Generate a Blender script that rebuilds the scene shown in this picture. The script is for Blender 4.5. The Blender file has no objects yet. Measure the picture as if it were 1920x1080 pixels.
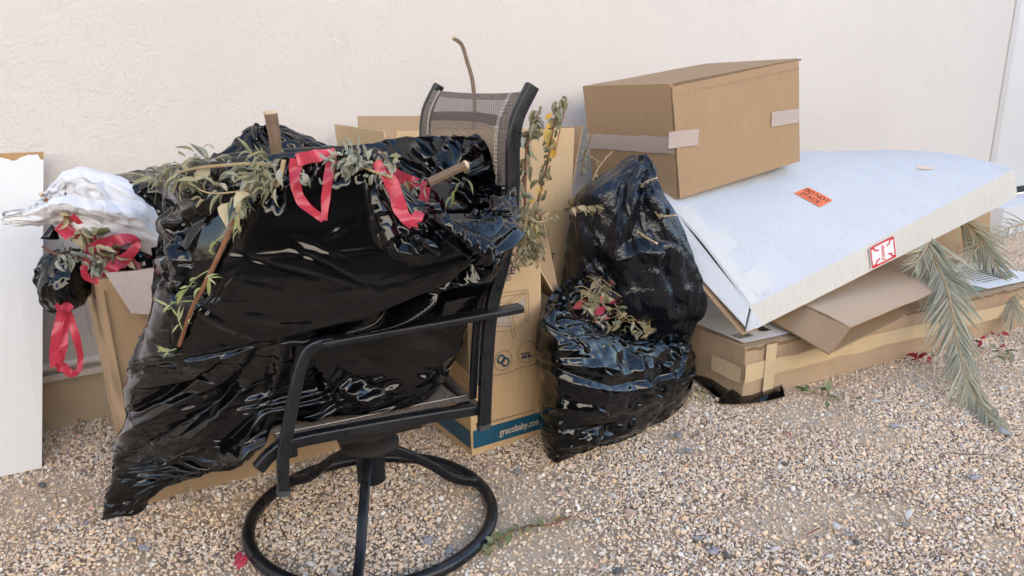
import bpy, bmesh, math, random
import numpy as np
from math import sin, cos, tan, radians, pi
from mathutils import Vector, Matrix
random.seed(7); RNG = np.random.default_rng(7)
SC = bpy.context.scene
COL = SC.collection
# ------------------------------------------------------------------ camera, sky, sun, exposure
FPX, PITCH, YAW, CAMH = 1420.0, radians(15.1), radians(35.0), 1.03
cam = bpy.data.cameras.new('camera'); co = bpy.data.objects.new('camera', cam); COL.objects.link(co)
cam.sensor_width = 36.0; cam.lens = 36.0*FPX/1920.0; cam.clip_start = .05; cam.clip_end = 400
co.location = (0, 0, CAMH); co.rotation_euler = (pi/2-PITCH, 0, -YAW)
SC.camera = co
SUN_EL, SUN_AZ = radians(25), radians(-10)        # the sun stands behind the wall; azimuth from +Y towards +X
w = bpy.data.worlds.new('World'); SC.world = w; w.use_nodes = True
wn = w.node_tree.nodes; bg = wn['Background']
sky = wn.new('ShaderNodeTexSky'); sky.sky_type = 'NISHITA'; sky.sun_disc = False
sky.sun_elevation = SUN_EL; sky.sun_rotation = SUN_AZ; sky.air_density = 1.0; sky.dust_density = 1.0; sky.ozone_density = 1.0
w.node_tree.links.new(sky.outputs[0], bg.inputs[0]); bg.inputs[1].default_value = 0.14
sun = bpy.data.lights.new('sun', 'SUN'); sun.energy = 5.0; sun.angle = radians(0.53); sun.color = (1, .95, .88)
so = bpy.data.objects.new('sun', sun); COL.objects.link(so)
sd = Vector((sin(SUN_AZ)*cos(SUN_EL), cos(SUN_AZ)*cos(SUN_EL), sin(SUN_EL)))
so.rotation_euler = sd.to_track_quat('Z', 'Y').to_euler(); so.location = (0, 8, 8)
vs = SC.view_settings; vs.view_transform = 'Standard'; vs.look = 'None'; vs.exposure = 2.2; vs.gamma = 1; vs.use_curve_mapping = False

# ------------------------------------------------------------------ geometry helpers
C0 = np.array([0, 0, CAMH])
_Fh = np.array([sin(YAW), cos(YAW), 0]); _R = np.array([cos(YAW), -sin(YAW), 0]); _U = np.array([0, 0, 1.])
_F = cos(PITCH)*_Fh-sin(PITCH)*_U; _D = -(sin(PITCH)*_Fh+cos(PITCH)*_U)
def ray(x, y): return _F*FPX+_R*(x-960)+_D*(y-540)
def gz(x, y, z=0.):
    d = ray(x, y); return C0+d*((z-CAMH)/d[2])
def gy(x, y, Y):
    d = ray(x, y); return C0+d*(Y/d[1])
def gp(x, y, p0, n):
    d = ray(x, y); return C0+d*(((p0-C0)@n)/(d@n))
def V(*a): return np.array(a, float)

def tag(o, label=None, cat=None, group=None, kind=None):
    if label: o['label'] = label
    if cat: o['category'] = cat
    if group: o['group'] = group
    if kind: o['kind'] = kind
    return o
def empty(name, loc, label=None, cat=None, group=None):
    o = bpy.data.objects.new(name, None); COL.objects.link(o); o.location = tuple(loc); o.empty_display_size = .05
    return tag(o, label, cat, group)
def mesh(name, verts, faces, mat=None, parent=None, smooth=False, origin=None, uv=None, edges=()):
    """one mesh object from world-space vertices; parent is an unrotated thing"""
    off = np.array(parent_loc(parent)) if parent is not None else (np.array(origin, float) if origin is not None else np.zeros(3))
    vv = np.asarray(verts, float)-off
    me = bpy.data.meshes.new(name); me.from_pydata([tuple(v) for v in vv], list(edges), [tuple(int(i) for i in f) for f in faces])
    if smooth: me.shade_smooth()
    if uv is not None:
        l = me.uv_layers.new(name='uv'); uv = np.asarray(uv, float)
        idx = np.empty(len(me.loops), np.int32); me.loops.foreach_get('vertex_index', idx)
        l.data.foreach_set('uv', uv[idx].ravel())
    if mat: me.materials.append(mat)
    o = bpy.data.objects.new(name, me); COL.objects.link(o)
    if parent is not None: o.parent = parent
    elif origin is not None: o.location = tuple(origin)
    return o
def parent_loc(p):
    l = np.array(p.location)
    while p.parent: p = p.parent; l = l+np.array(p.location)
    return l
def inst(me_obj, name, M, parent):
    """another object on the same mesh data; M is a world matrix"""
    o = bpy.data.objects.new(name, me_obj if isinstance(me_obj, bpy.types.Mesh) else me_obj.data); COL.objects.link(o)
    o.parent = parent; o.matrix_basis = Matrix.Translation(-Vector(parent_loc(parent))) @ M
    return o
def spline(pts, n):
    """Catmull-Rom through pts, n samples"""
    p = np.asarray(pts, float); k = len(p)
    if k == 2:
        t = np.linspace(0, 1, n)[:, None]; return p[0]*(1-t)+p[1]*t
    q = np.concatenate([2*p[:1]-p[1:2], p, 2*p[-1:]-p[-2:-1]])
    t = np.linspace(0, k-1-1e-9, n); i = t.astype(int); f = (t-i).reshape((-1,)+(1,)*(p.ndim-1))
    a, b, c, d = q[i], q[i+1], q[i+2], q[i+3]
    return .5*(2*b+(c-a)*f+(2*a-5*b+4*c-d)*f*f+(3*b-a-3*c+d)*f**3)
def tube_geo(path, rad, seg=10, sect=None, cap=True, up=V(0, 0, 1)):
    """swept section along a world path; rad a number or list; sect = (w,h) makes a rounded rectangle"""
    P = np.asarray(path, float); n = len(P)
    T = np.gradient(P, axis=0); T /= np.linalg.norm(T, axis=1)[:, None]+1e-12
    R = np.broadcast_to(np.asarray(rad, float), (n,))
    verts = []; nrm = None
    for i in range(n):
        if nrm is None:
            a = up if abs(T[i]@up) < .95 else V(1, 0, 0); nrm = np.cross(T[i], a)
        nrm = nrm-T[i]*(nrm@T[i]); nrm /= np.linalg.norm(nrm); b = np.cross(nrm, T[i])
        for k in range(seg):
            t = 2*pi*(k+.5)/seg; c, s = cos(t), sin(t)
            if sect:
                e = .35; c = math.copysign(abs(c)**e, c)*sect[0]/2; s = math.copysign(abs(s)**e, s)*sect[1]/2
                verts.append(P[i]+nrm*c*R[i]+b*s*R[i])
            else: verts.append(P[i]+(nrm*c+b*s)*R[i])
    faces = [(i*seg+k, i*seg+(k+1) % seg, (i+1)*seg+(k+1) % seg, (i+1)*seg+k) for i in range(n-1) for k in range(seg)]
    if cap: faces += [tuple(range(seg-1, -1, -1)), tuple(range((n-1)*seg, n*seg))]
    return verts, faces
def tube(name, path, rad, mat, parent=None, **k):
    sm = k.pop('smooth', True); v, f = tube_geo(path, rad, **k); o = mesh(name, v, f, mat, parent, smooth=sm); return sharp(o, 40) if sm else o
def sharp(o, deg=35):
    try: o.data.set_sharp_from_angle(angle=radians(deg))
    except Exception: pass
    return o
def join_geo(*gs):
    vs_, fs = [], []
    for v, f in gs:
        k = len(vs_); vs_ += list(v); fs += [tuple(i+k for i in q) for q in f]
    return vs_, fs
def vnoise(P, scale, seed=0, octaves=3):
    """smooth value noise on points (n,3), about -1..1"""
    r = np.random.default_rng(seed); tab = r.random(4096)*2-1
    out = np.zeros(len(P)); amp = 1.; tot = 0
    for o in range(octaves):
        Q = P*scale*2**o+seed*3.17+o*17.3; I = np.floor(Q).astype(np.int64); f = Q-I; f = f*f*(3-2*f)
        def h(dx, dy, dz): return tab[((I[:, 0]+dx)*73856093 ^ (I[:, 1]+dy)*19349663 ^ (I[:, 2]+dz)*83492791) & 4095]
        x, y, z = f.T
        a = h(0,0,0)*(1-x)+h(1,0,0)*x; b = h(0,1,0)*(1-x)+h(1,1,0)*x
        c = h(0,0,1)*(1-x)+h(1,0,1)*x; d = h(0,1,1)*(1-x)+h(1,1,1)*x
        out += amp*((a*(1-y)+b*y)*(1-z)+(c*(1-y)+d*y)*z); tot += amp; amp *= .5
    return out/tot
def hexa_geo(c, n=(8, 8, 8), warp=0.0, seed=0, bulge=0.0):
    """box from 8 corners (bottom a,b,c,d then top), grid-subdivided faces, softened edges by warp noise; welded"""
    c = np.asarray(c, float); verts = []; index = {}; faces = []
    def P(u, v, w_):
        b = (c[0]*(1-u)+c[1]*u)*(1-v)+(c[3]*(1-u)+c[2]*u)*v
        t = (c[4]*(1-u)+c[5]*u)*(1-v)+(c[7]*(1-u)+c[6]*u)*v
        return b*(1-w_)+t*w_
    cen = c.mean(0)
    def vid(i, j, k):
        key = (i, j, k)
        if key not in index:
            index[key] = len(verts); u, v, w_ = i/n[0], j/n[1], k/n[2]
            p = P(u, v, w_)
            if bulge:
                e = 0
                if i in (0, n[0]): e = sin(pi*v)*sin(pi*w_)
                if j in (0, n[1]): e = sin(pi*u)*sin(pi*w_)
                if k in (0, n[2]): e = sin(pi*u)*sin(pi*v)
                d = p-cen; p = p+d/np.linalg.norm(d)*bulge*e
            verts.append(p)
        return index[key]
    for a, b, fixed in ((0, 1, 2), (0, 2, 1), (1, 2, 0)):
        for side in (0, n[fixed]):
            for i in range(n[a]):
                for j in range(n[b]):
                    q = []
                    for di, dj in ((0, 0), (1, 0), (1, 1), (0, 1)):
                        ijk = [0, 0, 0]; ijk[a] = i+di; ijk[b] = j+dj; ijk[fixed] = side; q.append(vid(*ijk))
                    flip = (side == 0) ^ (fixed == 1)
                    faces.append(tuple(q[::-1]) if flip else tuple(q))
    verts = np.array(verts)
    if warp:
        for ax in range(3): verts[:, ax] += warp*vnoise(verts, 7., seed+ax*5)
    return verts, faces
def panel_geo(quad, thick, n=(6, 6), curve=0.0, warp=0.0, seed=0):
    """flat sheet with thickness from 4 corners (p00,p10,p11,p01)"""
    q = np.asarray(quad, float); nu, nv = n
    N = np.cross(q[1]-q[0], q[3]-q[0]); N /= np.linalg.norm(N)
    g = np.array([[(q[0]*(1-u)+q[1]*u)*(1-v)+(q[3]*(1-u)+q[2]*u)*v+N*curve*sin(pi*u)*1.0 for u in np.linspace(0, 1, nu+1)] for v in np.linspace(0, 1, nv+1)])
    g = g.reshape(-1, 3)
    if warp: g = g+N*(warp*vnoise(g, 9., seed))[:, None]
    A = g+N*thick/2; B = g-N*thick/2; m = len(g); W = nu+1
    f = []
    for j in range(nv):
        for i in range(nu):
            a = j*W+i; f.append((a, a+1, a+1+W, a+W)); f.append((m+a, m+a+W, m+a+W+1, m+a+1))
    ring = [i for i in range(W)]+[j*W+nu for j in range(1, nv+1)]+[nv*W+i for i in range(nu-1, -1, -1)]+[j*W for j in range(nv-1, 0, -1)]
    for a, b in zip(ring, ring[1:]+ring[:1]): f.append((a, m+a, m+b, b))
    return np.vstack([A, B]), f
def box(name, c, mat, parent=None, n=(8, 8, 8), warp=0., seed=0, bulge=0., origin=None, smooth=True):
    v, f = hexa_geo(c, n, warp, seed, bulge); o = mesh(name, v, f, mat, parent, smooth=smooth, origin=origin); return sharp(o, 40) if smooth else o
def panel(name, q, t, mat, parent=None, **k):
    org = k.pop('origin', None); v, f = panel_geo(q, t, **k); return sharp(mesh(name, v, f, mat, parent, smooth=True, origin=org), 50)
def abox(x0, x1, y0, y1, z0, z1):
    return [V(x0,y0,z0),V(x1,y0,z0),V(x1,y1,z0),V(x0,y1,z0),V(x0,y0,z1),V(x1,y0,z1),V(x1,y1,z1),V(x0,y1,z1)]

# ------------------------------------------------------------------ materials
class Mat:
    def __init__(s, name, rough=.7, spec=.5):
        s.m = bpy.data.materials.new(name); s.m.use_nodes = True; s.t = s.m.node_tree; s.n = s.t.nodes
        s.b = s.n['Principled BSDF']; s.b.inputs['Roughness'].default_value = rough; s.b.inputs['Specular IOR Level'].default_value = spec
        s.tc = s.n.new('ShaderNodeTexCoord'); s.vec = s.tc.outputs['Object']
    def link(s, a, b): s.t.links.new(a, b)
    def noise(s, scale, detail=4, rough=.55, stretch=None, vec=None, dist=0.):
        v = vec or s.vec
        if stretch:
            mp = s.n.new('ShaderNodeMapping'); mp.inputs['Scale'].default_value = stretch; s.link(v, mp.inputs[0]); v = mp.outputs[0]
        t = s.n.new('ShaderNodeTexNoise'); t.inputs['Scale'].default_value = scale; t.inputs['Detail'].default_value = detail
        t.inputs['Roughness'].default_value = rough; t.inputs['Distortion'].default_value = dist; s.link(v, t.inputs['Vector']); return t.outputs[0]
    def ramp(s, fac, stops):
        r = s.n.new('ShaderNodeValToRGB'); e = r.color_ramp.elements
        while len(e) < len(stops): e.new(.5)
        for el, (p, c) in zip(e, stops):
            el.position = p; el.color = (c[0], c[1], c[2], 1) if hasattr(c, '__len__') else (c, c, c, 1)
        s.link(fac, r.inputs[0]); return r.outputs[0]
    def mix(s, fac, a, b, mode='MIX'):
        m = s.n.new('ShaderNodeMix'); m.data_type = 'RGBA'; m.blend_type = mode
        for v, i in ((fac, 0), (a, 6), (b, 7)):
            if isinstance(v, (int, float)): m.inputs[i].default_value = v
            elif hasattr(v, '__len__'): m.inputs[i].default_value = (*v, 1)
            else: s.link(v, m.inputs[i])
        return m.outputs[2]
    def math(s, op, a, b=None):
        m = s.n.new('ShaderNodeMath'); m.operation = op
        for v, i in ((a, 0), (b, 1)):
            if v is None: continue
            if isinstance(v, (int, float)): m.inputs[i].default_value = v
            else: s.link(v, m.inputs[i])
        return m.outputs[0]
    def color(s, c):
        if hasattr(c, '__len__'): s.b.inputs['Base Color'].default_value = (*c, 1)
        else: s.link(c, s.b.inputs['Base Color'])
        return s
    def rough(s, r): s.link(r, s.b.inputs['Roughness']); return s
    def bump(s, h, strength=.3, dist=.01, chain=None):
        b = s.n.new('ShaderNodeBump'); b.inputs['Strength'].default_value = strength; b.inputs['Distance'].default_value = dist
        s.link(h, b.inputs['Height'])
        if chain is not None: s.link(chain, b.inputs['Normal'])
        s.link(b.outputs[0], s.b.inputs['Normal']); return b.outputs[0]
    def rand(s):
        o = s.n.new('ShaderNodeObjectInfo'); return o.outputs['Random']
def plain(name, c, rough=.7, spec=.4, var=.12, scale=12, bump=0.):
    m = Mat(name, rough, spec); n = m.noise(scale)
    m.color(m.mix(n, tuple(x*(1-var) for x in c), tuple(min(1, x*(1+var)) for x in c)))
    if bump: m.bump(m.noise(scale*6), bump, .004)
    return m.m
def cardboard(name, c, var=.1, stain=.25, flute=None):
    m = Mat(name, .82, .25)
    n1 = m.noise(5, 5, .6); n2 = m.noise(90, 3, .6, stretch=(1, 1, .12)); n3 = m.noise(2.2, 3)
    col = m.mix(n1, tuple(x*(1-var) for x in c), tuple(x*(1+var) for x in c))
    col = m.mix(m.ramp(n2, [(.3, 0), (.75, .35)]), col, tuple(x*.72 for x in c))
    col = m.mix(m.ramp(n3, [(.50, 0), (.72, stain)]), col, tuple(x*(.62, .55, .45)[i] for i, x in enumerate(c)))
    scr = m.ramp(m.noise(26, 5, .7, stretch=(1, 1, .3), dist=1.2), [(.60, 0), (.68, .22)])
    col = m.mix(scr, col, tuple(min(.8, x*1.25) for x in c)); m.color(col)
    ch = m.bump(n1, .25, .006)
    if flute:
        wv = m.n.new('ShaderNodeTexWave'); wv.wave_type = 'BANDS'; wv.bands_direction = flute; wv.inputs['Scale'].default_value = 45; wv.inputs['Distortion'].default_value = .4
        m.link(m.vec, wv.inputs['Vector']); m.bump(wv.outputs[0], .12, .002, ch)
    return m.m
# --- (materials continue below)
# ------------------------------------------------------------------ crumpled plastic film
def upsample(D, R, Cc):
    r, c = D.shape[:2]
    ri = np.linspace(0, r-1, R); i0 = np.minimum(ri.astype(int), r-2); f = (ri-i0)[:, None, None]
    D = D[i0]*(1-f)+D[i0+1]*f
    ci = np.arange(Cc)*c/Cc; j0 = ci.astype(int); g = (ci-j0)[None, :, None]
    return D[:, j0 % c]*(1-g)+D[:, (j0+1) % c]*g
def grid_normals(B):
    du = np.roll(B, -1, 1)-np.roll(B, 1, 1); dv = np.gradient(B, axis=0)
    N = np.cross(du, dv); c = B-B.reshape(-1, 3).mean(0)
    if np.sum(N*c) < 0: N = -N
    return N/(np.linalg.norm(N, axis=2, keepdims=True)+1e-9)
def relax(X, B, N, eu, ev, dmin, dmax, iters, stiff=.5):
    """the film is eu / ev longer than the body it covers, so it buckles into folds between dmin and dmax off it"""
    def dist(A, Bb): return np.linalg.norm(A-Bb, axis=2, keepdims=True)
    s = lambda A, k: np.roll(A, -k, 1)
    Lu = dist(s(B, 1), B)*(1+eu); Lv = dist(B[1:], B[:-1])*(1+ev[1:])
    Ld = dist(s(B, 1)[1:], B[:-1])*(1+.5*(eu[1:]+ev[1:])); Le = dist(s(B[:-1], 1), B[1:])*(1+.5*(eu[1:]+ev[1:]))
    k = 3
    Lu3 = dist(s(B, k), B)*(1+eu); Lv3 = dist(B[k:], B[:-k])*(1+ev[k:])
    for it in range(iters):
        A = np.zeros_like(X)
        d = s(X, 1)-X; l = np.linalg.norm(d, axis=2, keepdims=True)+1e-9; c = d*((l-Lu)/l); A += c; A -= np.roll(c, 1, 1)
        d = X[1:]-X[:-1]; l = np.linalg.norm(d, axis=2, keepdims=True)+1e-9; c = d*((l-Lv)/l); A[:-1] += c; A[1:] -= c
        d = s(X, 1)[1:]-X[:-1]; l = np.linalg.norm(d, axis=2, keepdims=True)+1e-9; c = d*((l-Ld)/l)*.6; A[:-1] += c; A[1:] -= np.roll(c, 1, 1)
        d = s(X[:-1], 1)-X[1:]; l = np.linalg.norm(d, axis=2, keepdims=True)+1e-9; c = d*((l-Le)/l)*.6; A[1:] += c; A[:-1] -= np.roll(c, 1, 1)
        # bending: three-step neighbours resist folding closer
        d = s(X, k)-X; l = np.linalg.norm(d, axis=2, keepdims=True)+1e-9; c = d*(np.minimum(l-Lu3*.965, 0)/l)*stiff; A += c; A -= np.roll(c, k, 1)
        d = X[k:]-X[:-k]; l = np.linalg.norm(d, axis=2, keepdims=True)+1e-9; c = d*(np.minimum(l-Lv3*.965, 0)/l)*stiff; A[:-k] += c; A[k:] -= c
        X = X+A*.16
        D = X-B; h = np.sum(D*N, 2, keepdims=True); D = D-N*h; h = np.clip(h, dmin, dmax)
        X = B+D*.985+N*h
    return X
def crumple(B, eu=.05, ev=.05, dmin=-.012, dmax=.05, seed=1, iters=(60, 50, 40, 30), levels=(8, 4, 2, 1), noise=.012, nscale=9., stiff=.5, aniso=(1, 1, 1)):
    R, Cc = B.shape[:2]; D = None; r = np.random.default_rng(seed)
    eu = np.broadcast_to(np.asarray(eu, float).reshape((R, 1, 1)) if np.ndim(eu) == 1 else np.asarray(eu, float), (R, Cc, 1))
    ev = np.broadcast_to(np.asarray(ev, float).reshape((R, 1, 1)) if np.ndim(ev) == 1 else np.asarray(ev, float), (R, Cc, 1))
    for li, (lv, it) in enumerate(zip(levels, iters)):
        rows = np.unique(np.r_[np.arange(0, R, lv), R-1]); cols = np.arange(0, Cc, lv)
        b = B[rows][:, cols]; N = grid_normals(b)
        q = (.55, .8, .95, 1.)[min(3, li+4-len(levels))]
        if D is None:
            h = vnoise(b.reshape(-1, 3)*np.array(aniso), nscale, seed, 3).reshape(b.shape[:2]+(1,))
            X = b+N*(h*noise)
        else:
            X = b+upsample(D, len(rows), len(cols))+N*(r.standard_normal(b.shape[:2]+(1,))*.0012*lv**.5)
        X = relax(X, b, N, eu[rows][:, cols]*q, ev[rows][:, cols]*q, dmin, dmax, it, stiff); D = X-b
    if D.shape[:2] != (R, Cc):
        D = upsample(D, R, Cc)
        for _ in range(levels[-1]):
            D = (np.roll(D, 1, 1)+2*D+np.roll(D, -1, 1))/4
            E = np.concatenate([D[:1], D, D[-1:]]); D = (E[:-2]+2*E[1:-1]+E[2:])/4
    return B+D
def strokes(B, lines, hidden=None):
    """push ridges (+) and valleys (-) along lines given where the photograph shows them; each (pixels, height, width)"""
    N = grid_normals(B); d = B-C0; z = d@_F
    px = 960+FPX*(d@_R)/z; py = 540+FPX*(d@_D)/z
    front = np.sum(N*d, 2) < 0
    out = B.copy()
    for pts, hgt, wid in lines:
        p = np.asarray(pts, float); best = np.full(px.shape, 1e9); along = np.zeros(px.shape)
        for i in range(len(p)-1):
            a, b = p[i], p[i+1]; e = b-a; L = (e@e)+1e-9
            t = np.clip(((px-a[0])*e[0]+(py-a[1])*e[1])/L, 0, 1)
            q = np.hypot(px-a[0]-t*e[0], py-a[1]-t*e[1]); m = q < best
            best[m] = q[m]; along[m] = (i+t[m])/(len(p)-1)
        prof = np.clip(1-best/(wid*2.6), 0, 1)*np.clip(np.minimum(along, 1-along)*5+.15, 0, 1)
        out += N*((prof*hgt)*front)[:, :, None]
    return out
def pleats(B, seed, wl, amp, ang, warp=.35, mask=None, stretch=4.):
    """angular folds: flat facets meeting in straight creases about wl apart, running along ang, fading in and out"""
    R, Cc = B.shape[:2]; N = grid_normals(B); du = np.linalg.norm(np.roll(B, -1, 1)-B, axis=2); dv = np.linalg.norm(np.gradient(B, axis=0), axis=2)
    x = np.cumsum(du, 1); x = x-x[:, :1]; y = np.cumsum(dv, 0); x = x.mean(0)[None, :]*np.ones((R, 1)); y = y.mean(1)[:, None]*np.ones((1, Cc))
    s = x*cos(ang)+y*sin(ang); t = -x*sin(ang)+y*cos(ang)
    Q = np.stack([s.ravel()/stretch, t.ravel(), np.zeros(s.size)], 1); n1 = vnoise(Q, .8/wl, seed, 2).reshape(R, Cc); n2 = vnoise(Q, .45/wl, seed+9, 2).reshape(R, Cc)
    k = t/wl+warp*2.2*n1+i_ramp(s, seed); tri = 2*np.abs(k-np.floor(k+.5)); h = (tri-.5)*amp*np.clip(.15+1.6*n2, 0, 1)
    if mask is not None:
        d = B-C0; z = d@_F; h = h*mask(960+FPX*(d@_R)/z, 540+FPX*(d@_D)/z, np.sum(N*d, 2) < 0)
    edge = np.clip(np.minimum(x, x[:, -1:]-x)/.04, 0, 1)
    return B+N*(h*edge)[:, :, None]
def i_ramp(s, seed): return .9*np.sin(s*2.1+seed)+.4*np.sin(s*5.3+2*seed)
def creases(B, n, seed, length=(.08, .3), ang=(0, .5), width=(.006, .02), height=(.003, .01), mask=None, curve=.25):
    """n random long folds: a sharp edge with one steep and one slow side. ang = (mean, spread) from the ring direction; mask(px,py)->0..1"""
    r = np.random.default_rng(seed); R, Cc = B.shape[:2]; N = grid_normals(B); H = np.zeros((R, Cc))
    du = np.linalg.norm(np.roll(B, -1, 1)-B, axis=2); dv = np.linalg.norm(np.gradient(B, axis=0), axis=2)
    if mask is not None:
        d = B-C0; z = d@_F; M = mask(960+FPX*(d@_R)/z, 540+FPX*(d@_D)/z, np.sum(N*d, 2) < 0)
        M = np.broadcast_to(M, (R, Cc)).astype(float)
    else: M = np.ones((R, Cc))
    wgt = (M*du*dv).ravel(); cs = np.cumsum(wgt); cs /= cs[-1]
    for i in range(n):
        k = np.searchsorted(cs, r.random()); r0, c0 = divmod(k, Cc)
        a, b = max(du[r0, c0], 1e-4), max(dv[r0, c0], 1e-4)
        L = r.uniform(*length); W = r.uniform(*width); Hh = r.uniform(*height)*(1 if r.random() < .6 else -1)
        am = ang[0](r0/R, c0/Cc) if callable(ang[0]) else ang[0]
        an = am+r.normal()*ang[1]; rc = int(min(Cc//2-1, (L/2+3*W)/a+2)); rr = int((L/2+3*W)/b+2)
        rs = np.arange(max(0, r0-rr), min(R, r0+rr+1)); cc = np.arange(c0-rc, c0+rc+1)
        x = (cc-c0)[None, :]*a; y = (rs-r0)[:, None]*b
        s = x*cos(an)+y*sin(an); t = -x*sin(an)+y*cos(an); t = t-curve*r.normal()*s*s/L+.004*np.sin(s*40+i)
        env = np.clip(1-np.abs(s)/(L/2), 0, 1)**.7; side = r.random() < .5
        w1, w2 = (W, W*3.0) if side else (W*3.0, W)
        w1, w2 = w1*2.2, w2*2.2; prof = np.clip(np.where(t > 0, 1-t/w1, 1+t/w2), 0, 1)
        H[rs[:, None], (cc % Cc)[None, :]] += prof*env*Hh*np.minimum(1, M[rs[:, None], (cc % Cc)[None, :]]*1.5+.1)
    return B+N*H[:, :, None]
def rings_to_grid(rings, R, Cc, fr=.5):
    """rings: list of closed loops (n,3) -> smooth (R,Cc,3) grid, rows spread by distance"""
    K = np.stack([spline(np.vstack([r[-3:], r, r[:4]]), (len(r)+6)*8+1) for r in rings])
    n = len(rings[0]); per = K.shape[1]-1
    step = per/(n+6); idx = (3+np.where(np.arange(Cc)/Cc < fr, np.arange(Cc)/Cc/fr*.5, .5+(np.arange(Cc)/Cc-fr)/(1-fr)*.5)*n)*step
    i0 = idx.astype(int); f = (idx-i0)[None, :, None]
    K = K[:, i0]*(1-f)+K[:, np.minimum(i0+1, per)]*f
    S = spline(K, 40*len(rings))
    d = np.r_[0, np.cumsum(np.linalg.norm(np.diff(S, axis=0), axis=2).mean(1))]
    t = np.interp(np.linspace(0, d[-1], R), d, np.arange(len(S))); i0 = np.minimum(t.astype(int), len(S)-2); f = (t-i0)[:, None, None]
    return S[i0]*(1-f)+S[i0+1]*f
def facets(B, tris):
    """flat triangular folds: (pixel, lift) at each corner, standing off the film"""
    N = grid_normals(B); d = B-C0; z = d@_F; px = 960+FPX*(d@_R)/z; py = 540+FPX*(d@_D)/z; fr = np.sum(N*d, 2) < 0; H = np.zeros(px.shape)
    for (a, ha), (b, hb), (c, hc) in tris:
        den = (b[1]-c[1])*(a[0]-c[0])+(c[0]-b[0])*(a[1]-c[1])
        u = ((b[1]-c[1])*(px-c[0])+(c[0]-b[0])*(py-c[1]))/den; v = ((c[1]-a[1])*(px-c[0])+(a[0]-c[0])*(py-c[1]))/den; w_ = 1-u-v
        m = (u >= 0) & (v >= 0) & (w_ >= 0) & fr; H[m] = (u*ha+v*hb+w_*hc)[m]
    K = (np.roll(H, 1, 1)+2*H+np.roll(H, -1, 1))/4
    return B+N*K[..., None]
def fan(c, targets, h, wd, seed=1, bend=10):
    r = np.random.default_rng(seed); out = []
    for i, t in enumerate(targets):
        c2 = np.array(c, float)+r.normal(size=2)*4; t2 = np.array(t, float)+r.normal(size=2)*5; mid = c2*.5+t2*.5+r.normal(size=2)*bend; k = r.uniform(0, .3)
        out.append(([tuple(c2*(1-k)+t2*k), tuple(mid), tuple(t2)], h*r.uniform(.6, 1.3)*(1 if i % 2 else -1), wd*r.uniform(.7, 1.4)))
    return out
def ring_px(xl, yl, xr, yr, tf, tb, p0, n, m=48, sq=.85):
    """closed section between two silhouette pixels on the vertical plane (p0,n), tf thick to the front, tb behind"""
    A, Bq = gp(xl, yl, p0, n), gp(xr, yr, p0, n); c = (A+Bq)/2; wv = (Bq-A)/2
    th = np.arange(m)*2*pi/m; ct, st = np.cos(th), np.sin(th)
    ct = np.sign(ct)*np.abs(ct)**sq; s2 = np.sign(st)*np.abs(st)**sq
    return fit_ring(c+wv*ct[:, None]+np.array(n)*(np.where(st > 0, tf, tb)*s2)[:, None], min(xl, xr), max(xl, xr) if abs(xl-xr) > 4 else None)
def fit_ring(P, xa, xb):
    """widen or narrow a section so that its outline, bulge included, is as wide as measured"""
    if xb is None: return P
    for _ in range(2):
        d = P-C0; z = d@_F; px = 960+FPX*(d@_R)/z; q = xa+(px-px.min())*(xb-xa)/(px.max()-px.min()); P = P+_R*((q-px)*z/FPX)[:, None]
    return P
def grid_obj(name, G, mat, parent, close_top=False, close_bottom=False):
    R, Cc = G.shape[:2]
    f = [(i*Cc+j, i*Cc+(j+1) % Cc, (i+1)*Cc+(j+1) % Cc, (i+1)*Cc+j) for i in range(R-1) for j in range(Cc)]
    if close_top: f.append(tuple(range(Cc-1, -1, -1)))
    if close_bottom: f.append(tuple((R-1)*Cc+k for k in range(Cc)))
    return mesh(name, G.reshape(-1, 3), f, mat, parent, smooth=True)
M_STUCCO = None
def stucco(name, c, rough_amt=.5, scale=55):
    m = Mat(name, .92, .2)
    n0 = m.noise(.9, 4); n1 = m.noise(scale, 6, .6); n2 = m.noise(scale*3.2, 3, .6)
    col = m.mix(m.ramp(n0, [(.3, 0), (.75, 1)]), tuple(x*.95 for x in c), tuple(min(.9, x*1.03) for x in c))
    col = m.mix(m.ramp(n1, [(.35, .22), (.55, 0)]), col, tuple(x*.84 for x in c))
    st = m.noise(3.2, 5, .65, stretch=(1, 1, .25), dist=.6); col = m.mix(m.ramp(st, [(.6, 0), (.8, .2)]), col, tuple(x*(.86, .84, .80)[i] for i, x in enumerate(c)))
    sx = m.n.new('ShaderNodeSeparateXYZ'); m.link(m.vec, sx.inputs[0])
    dirt = m.math('MULTIPLY', m.ramp(m.math('ADD', sx.outputs[2], m.math('MULTIPLY', m.noise(6, 5, .7), .35)), [(.18, .55), (.52, 0)]), m.ramp(m.noise(13, 5, .7), [(.35, .3), (.65, 1)]))
    col = m.mix(dirt, col, tuple(x*(.72, .66, .56)[i] for i, x in enumerate(c)))
    cr = m.noise(1.3, 6, .62, dist=.9); col = m.mix(m.ramp(cr, [(.497, 0), (.5, .22), (.503, 0)]), col, tuple(x*.75 for x in c))
    m.color(col); a = m.bump(n1, rough_amt, .008); m.bump(n2, rough_amt*.5, .003, a); return m.m
WALLC = (.715, .648, .595)
m_wall = stucco('wall_stucco', WALLC, .65, 100)
m_plinth = stucco('plinth_render', (.55, .45, .34), .9, 24)
m_door = plain('door_paint', (.66, .62, .58), .55, .4, .05, 5)
m_door_frame = plain('door_frame_paint', (.58, .53, .50), .6, .4, .06, 5)
m_door_gap = plain('door_gap_black', (.012, .012, .013), .6)
m_white_trim = plain('white_trim', (.74, .72, .71), .6, .4, .05, 7)
m_conduit = plain('conduit_paint', (.66, .58, .52), .5, .4, .05, 9)
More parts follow.
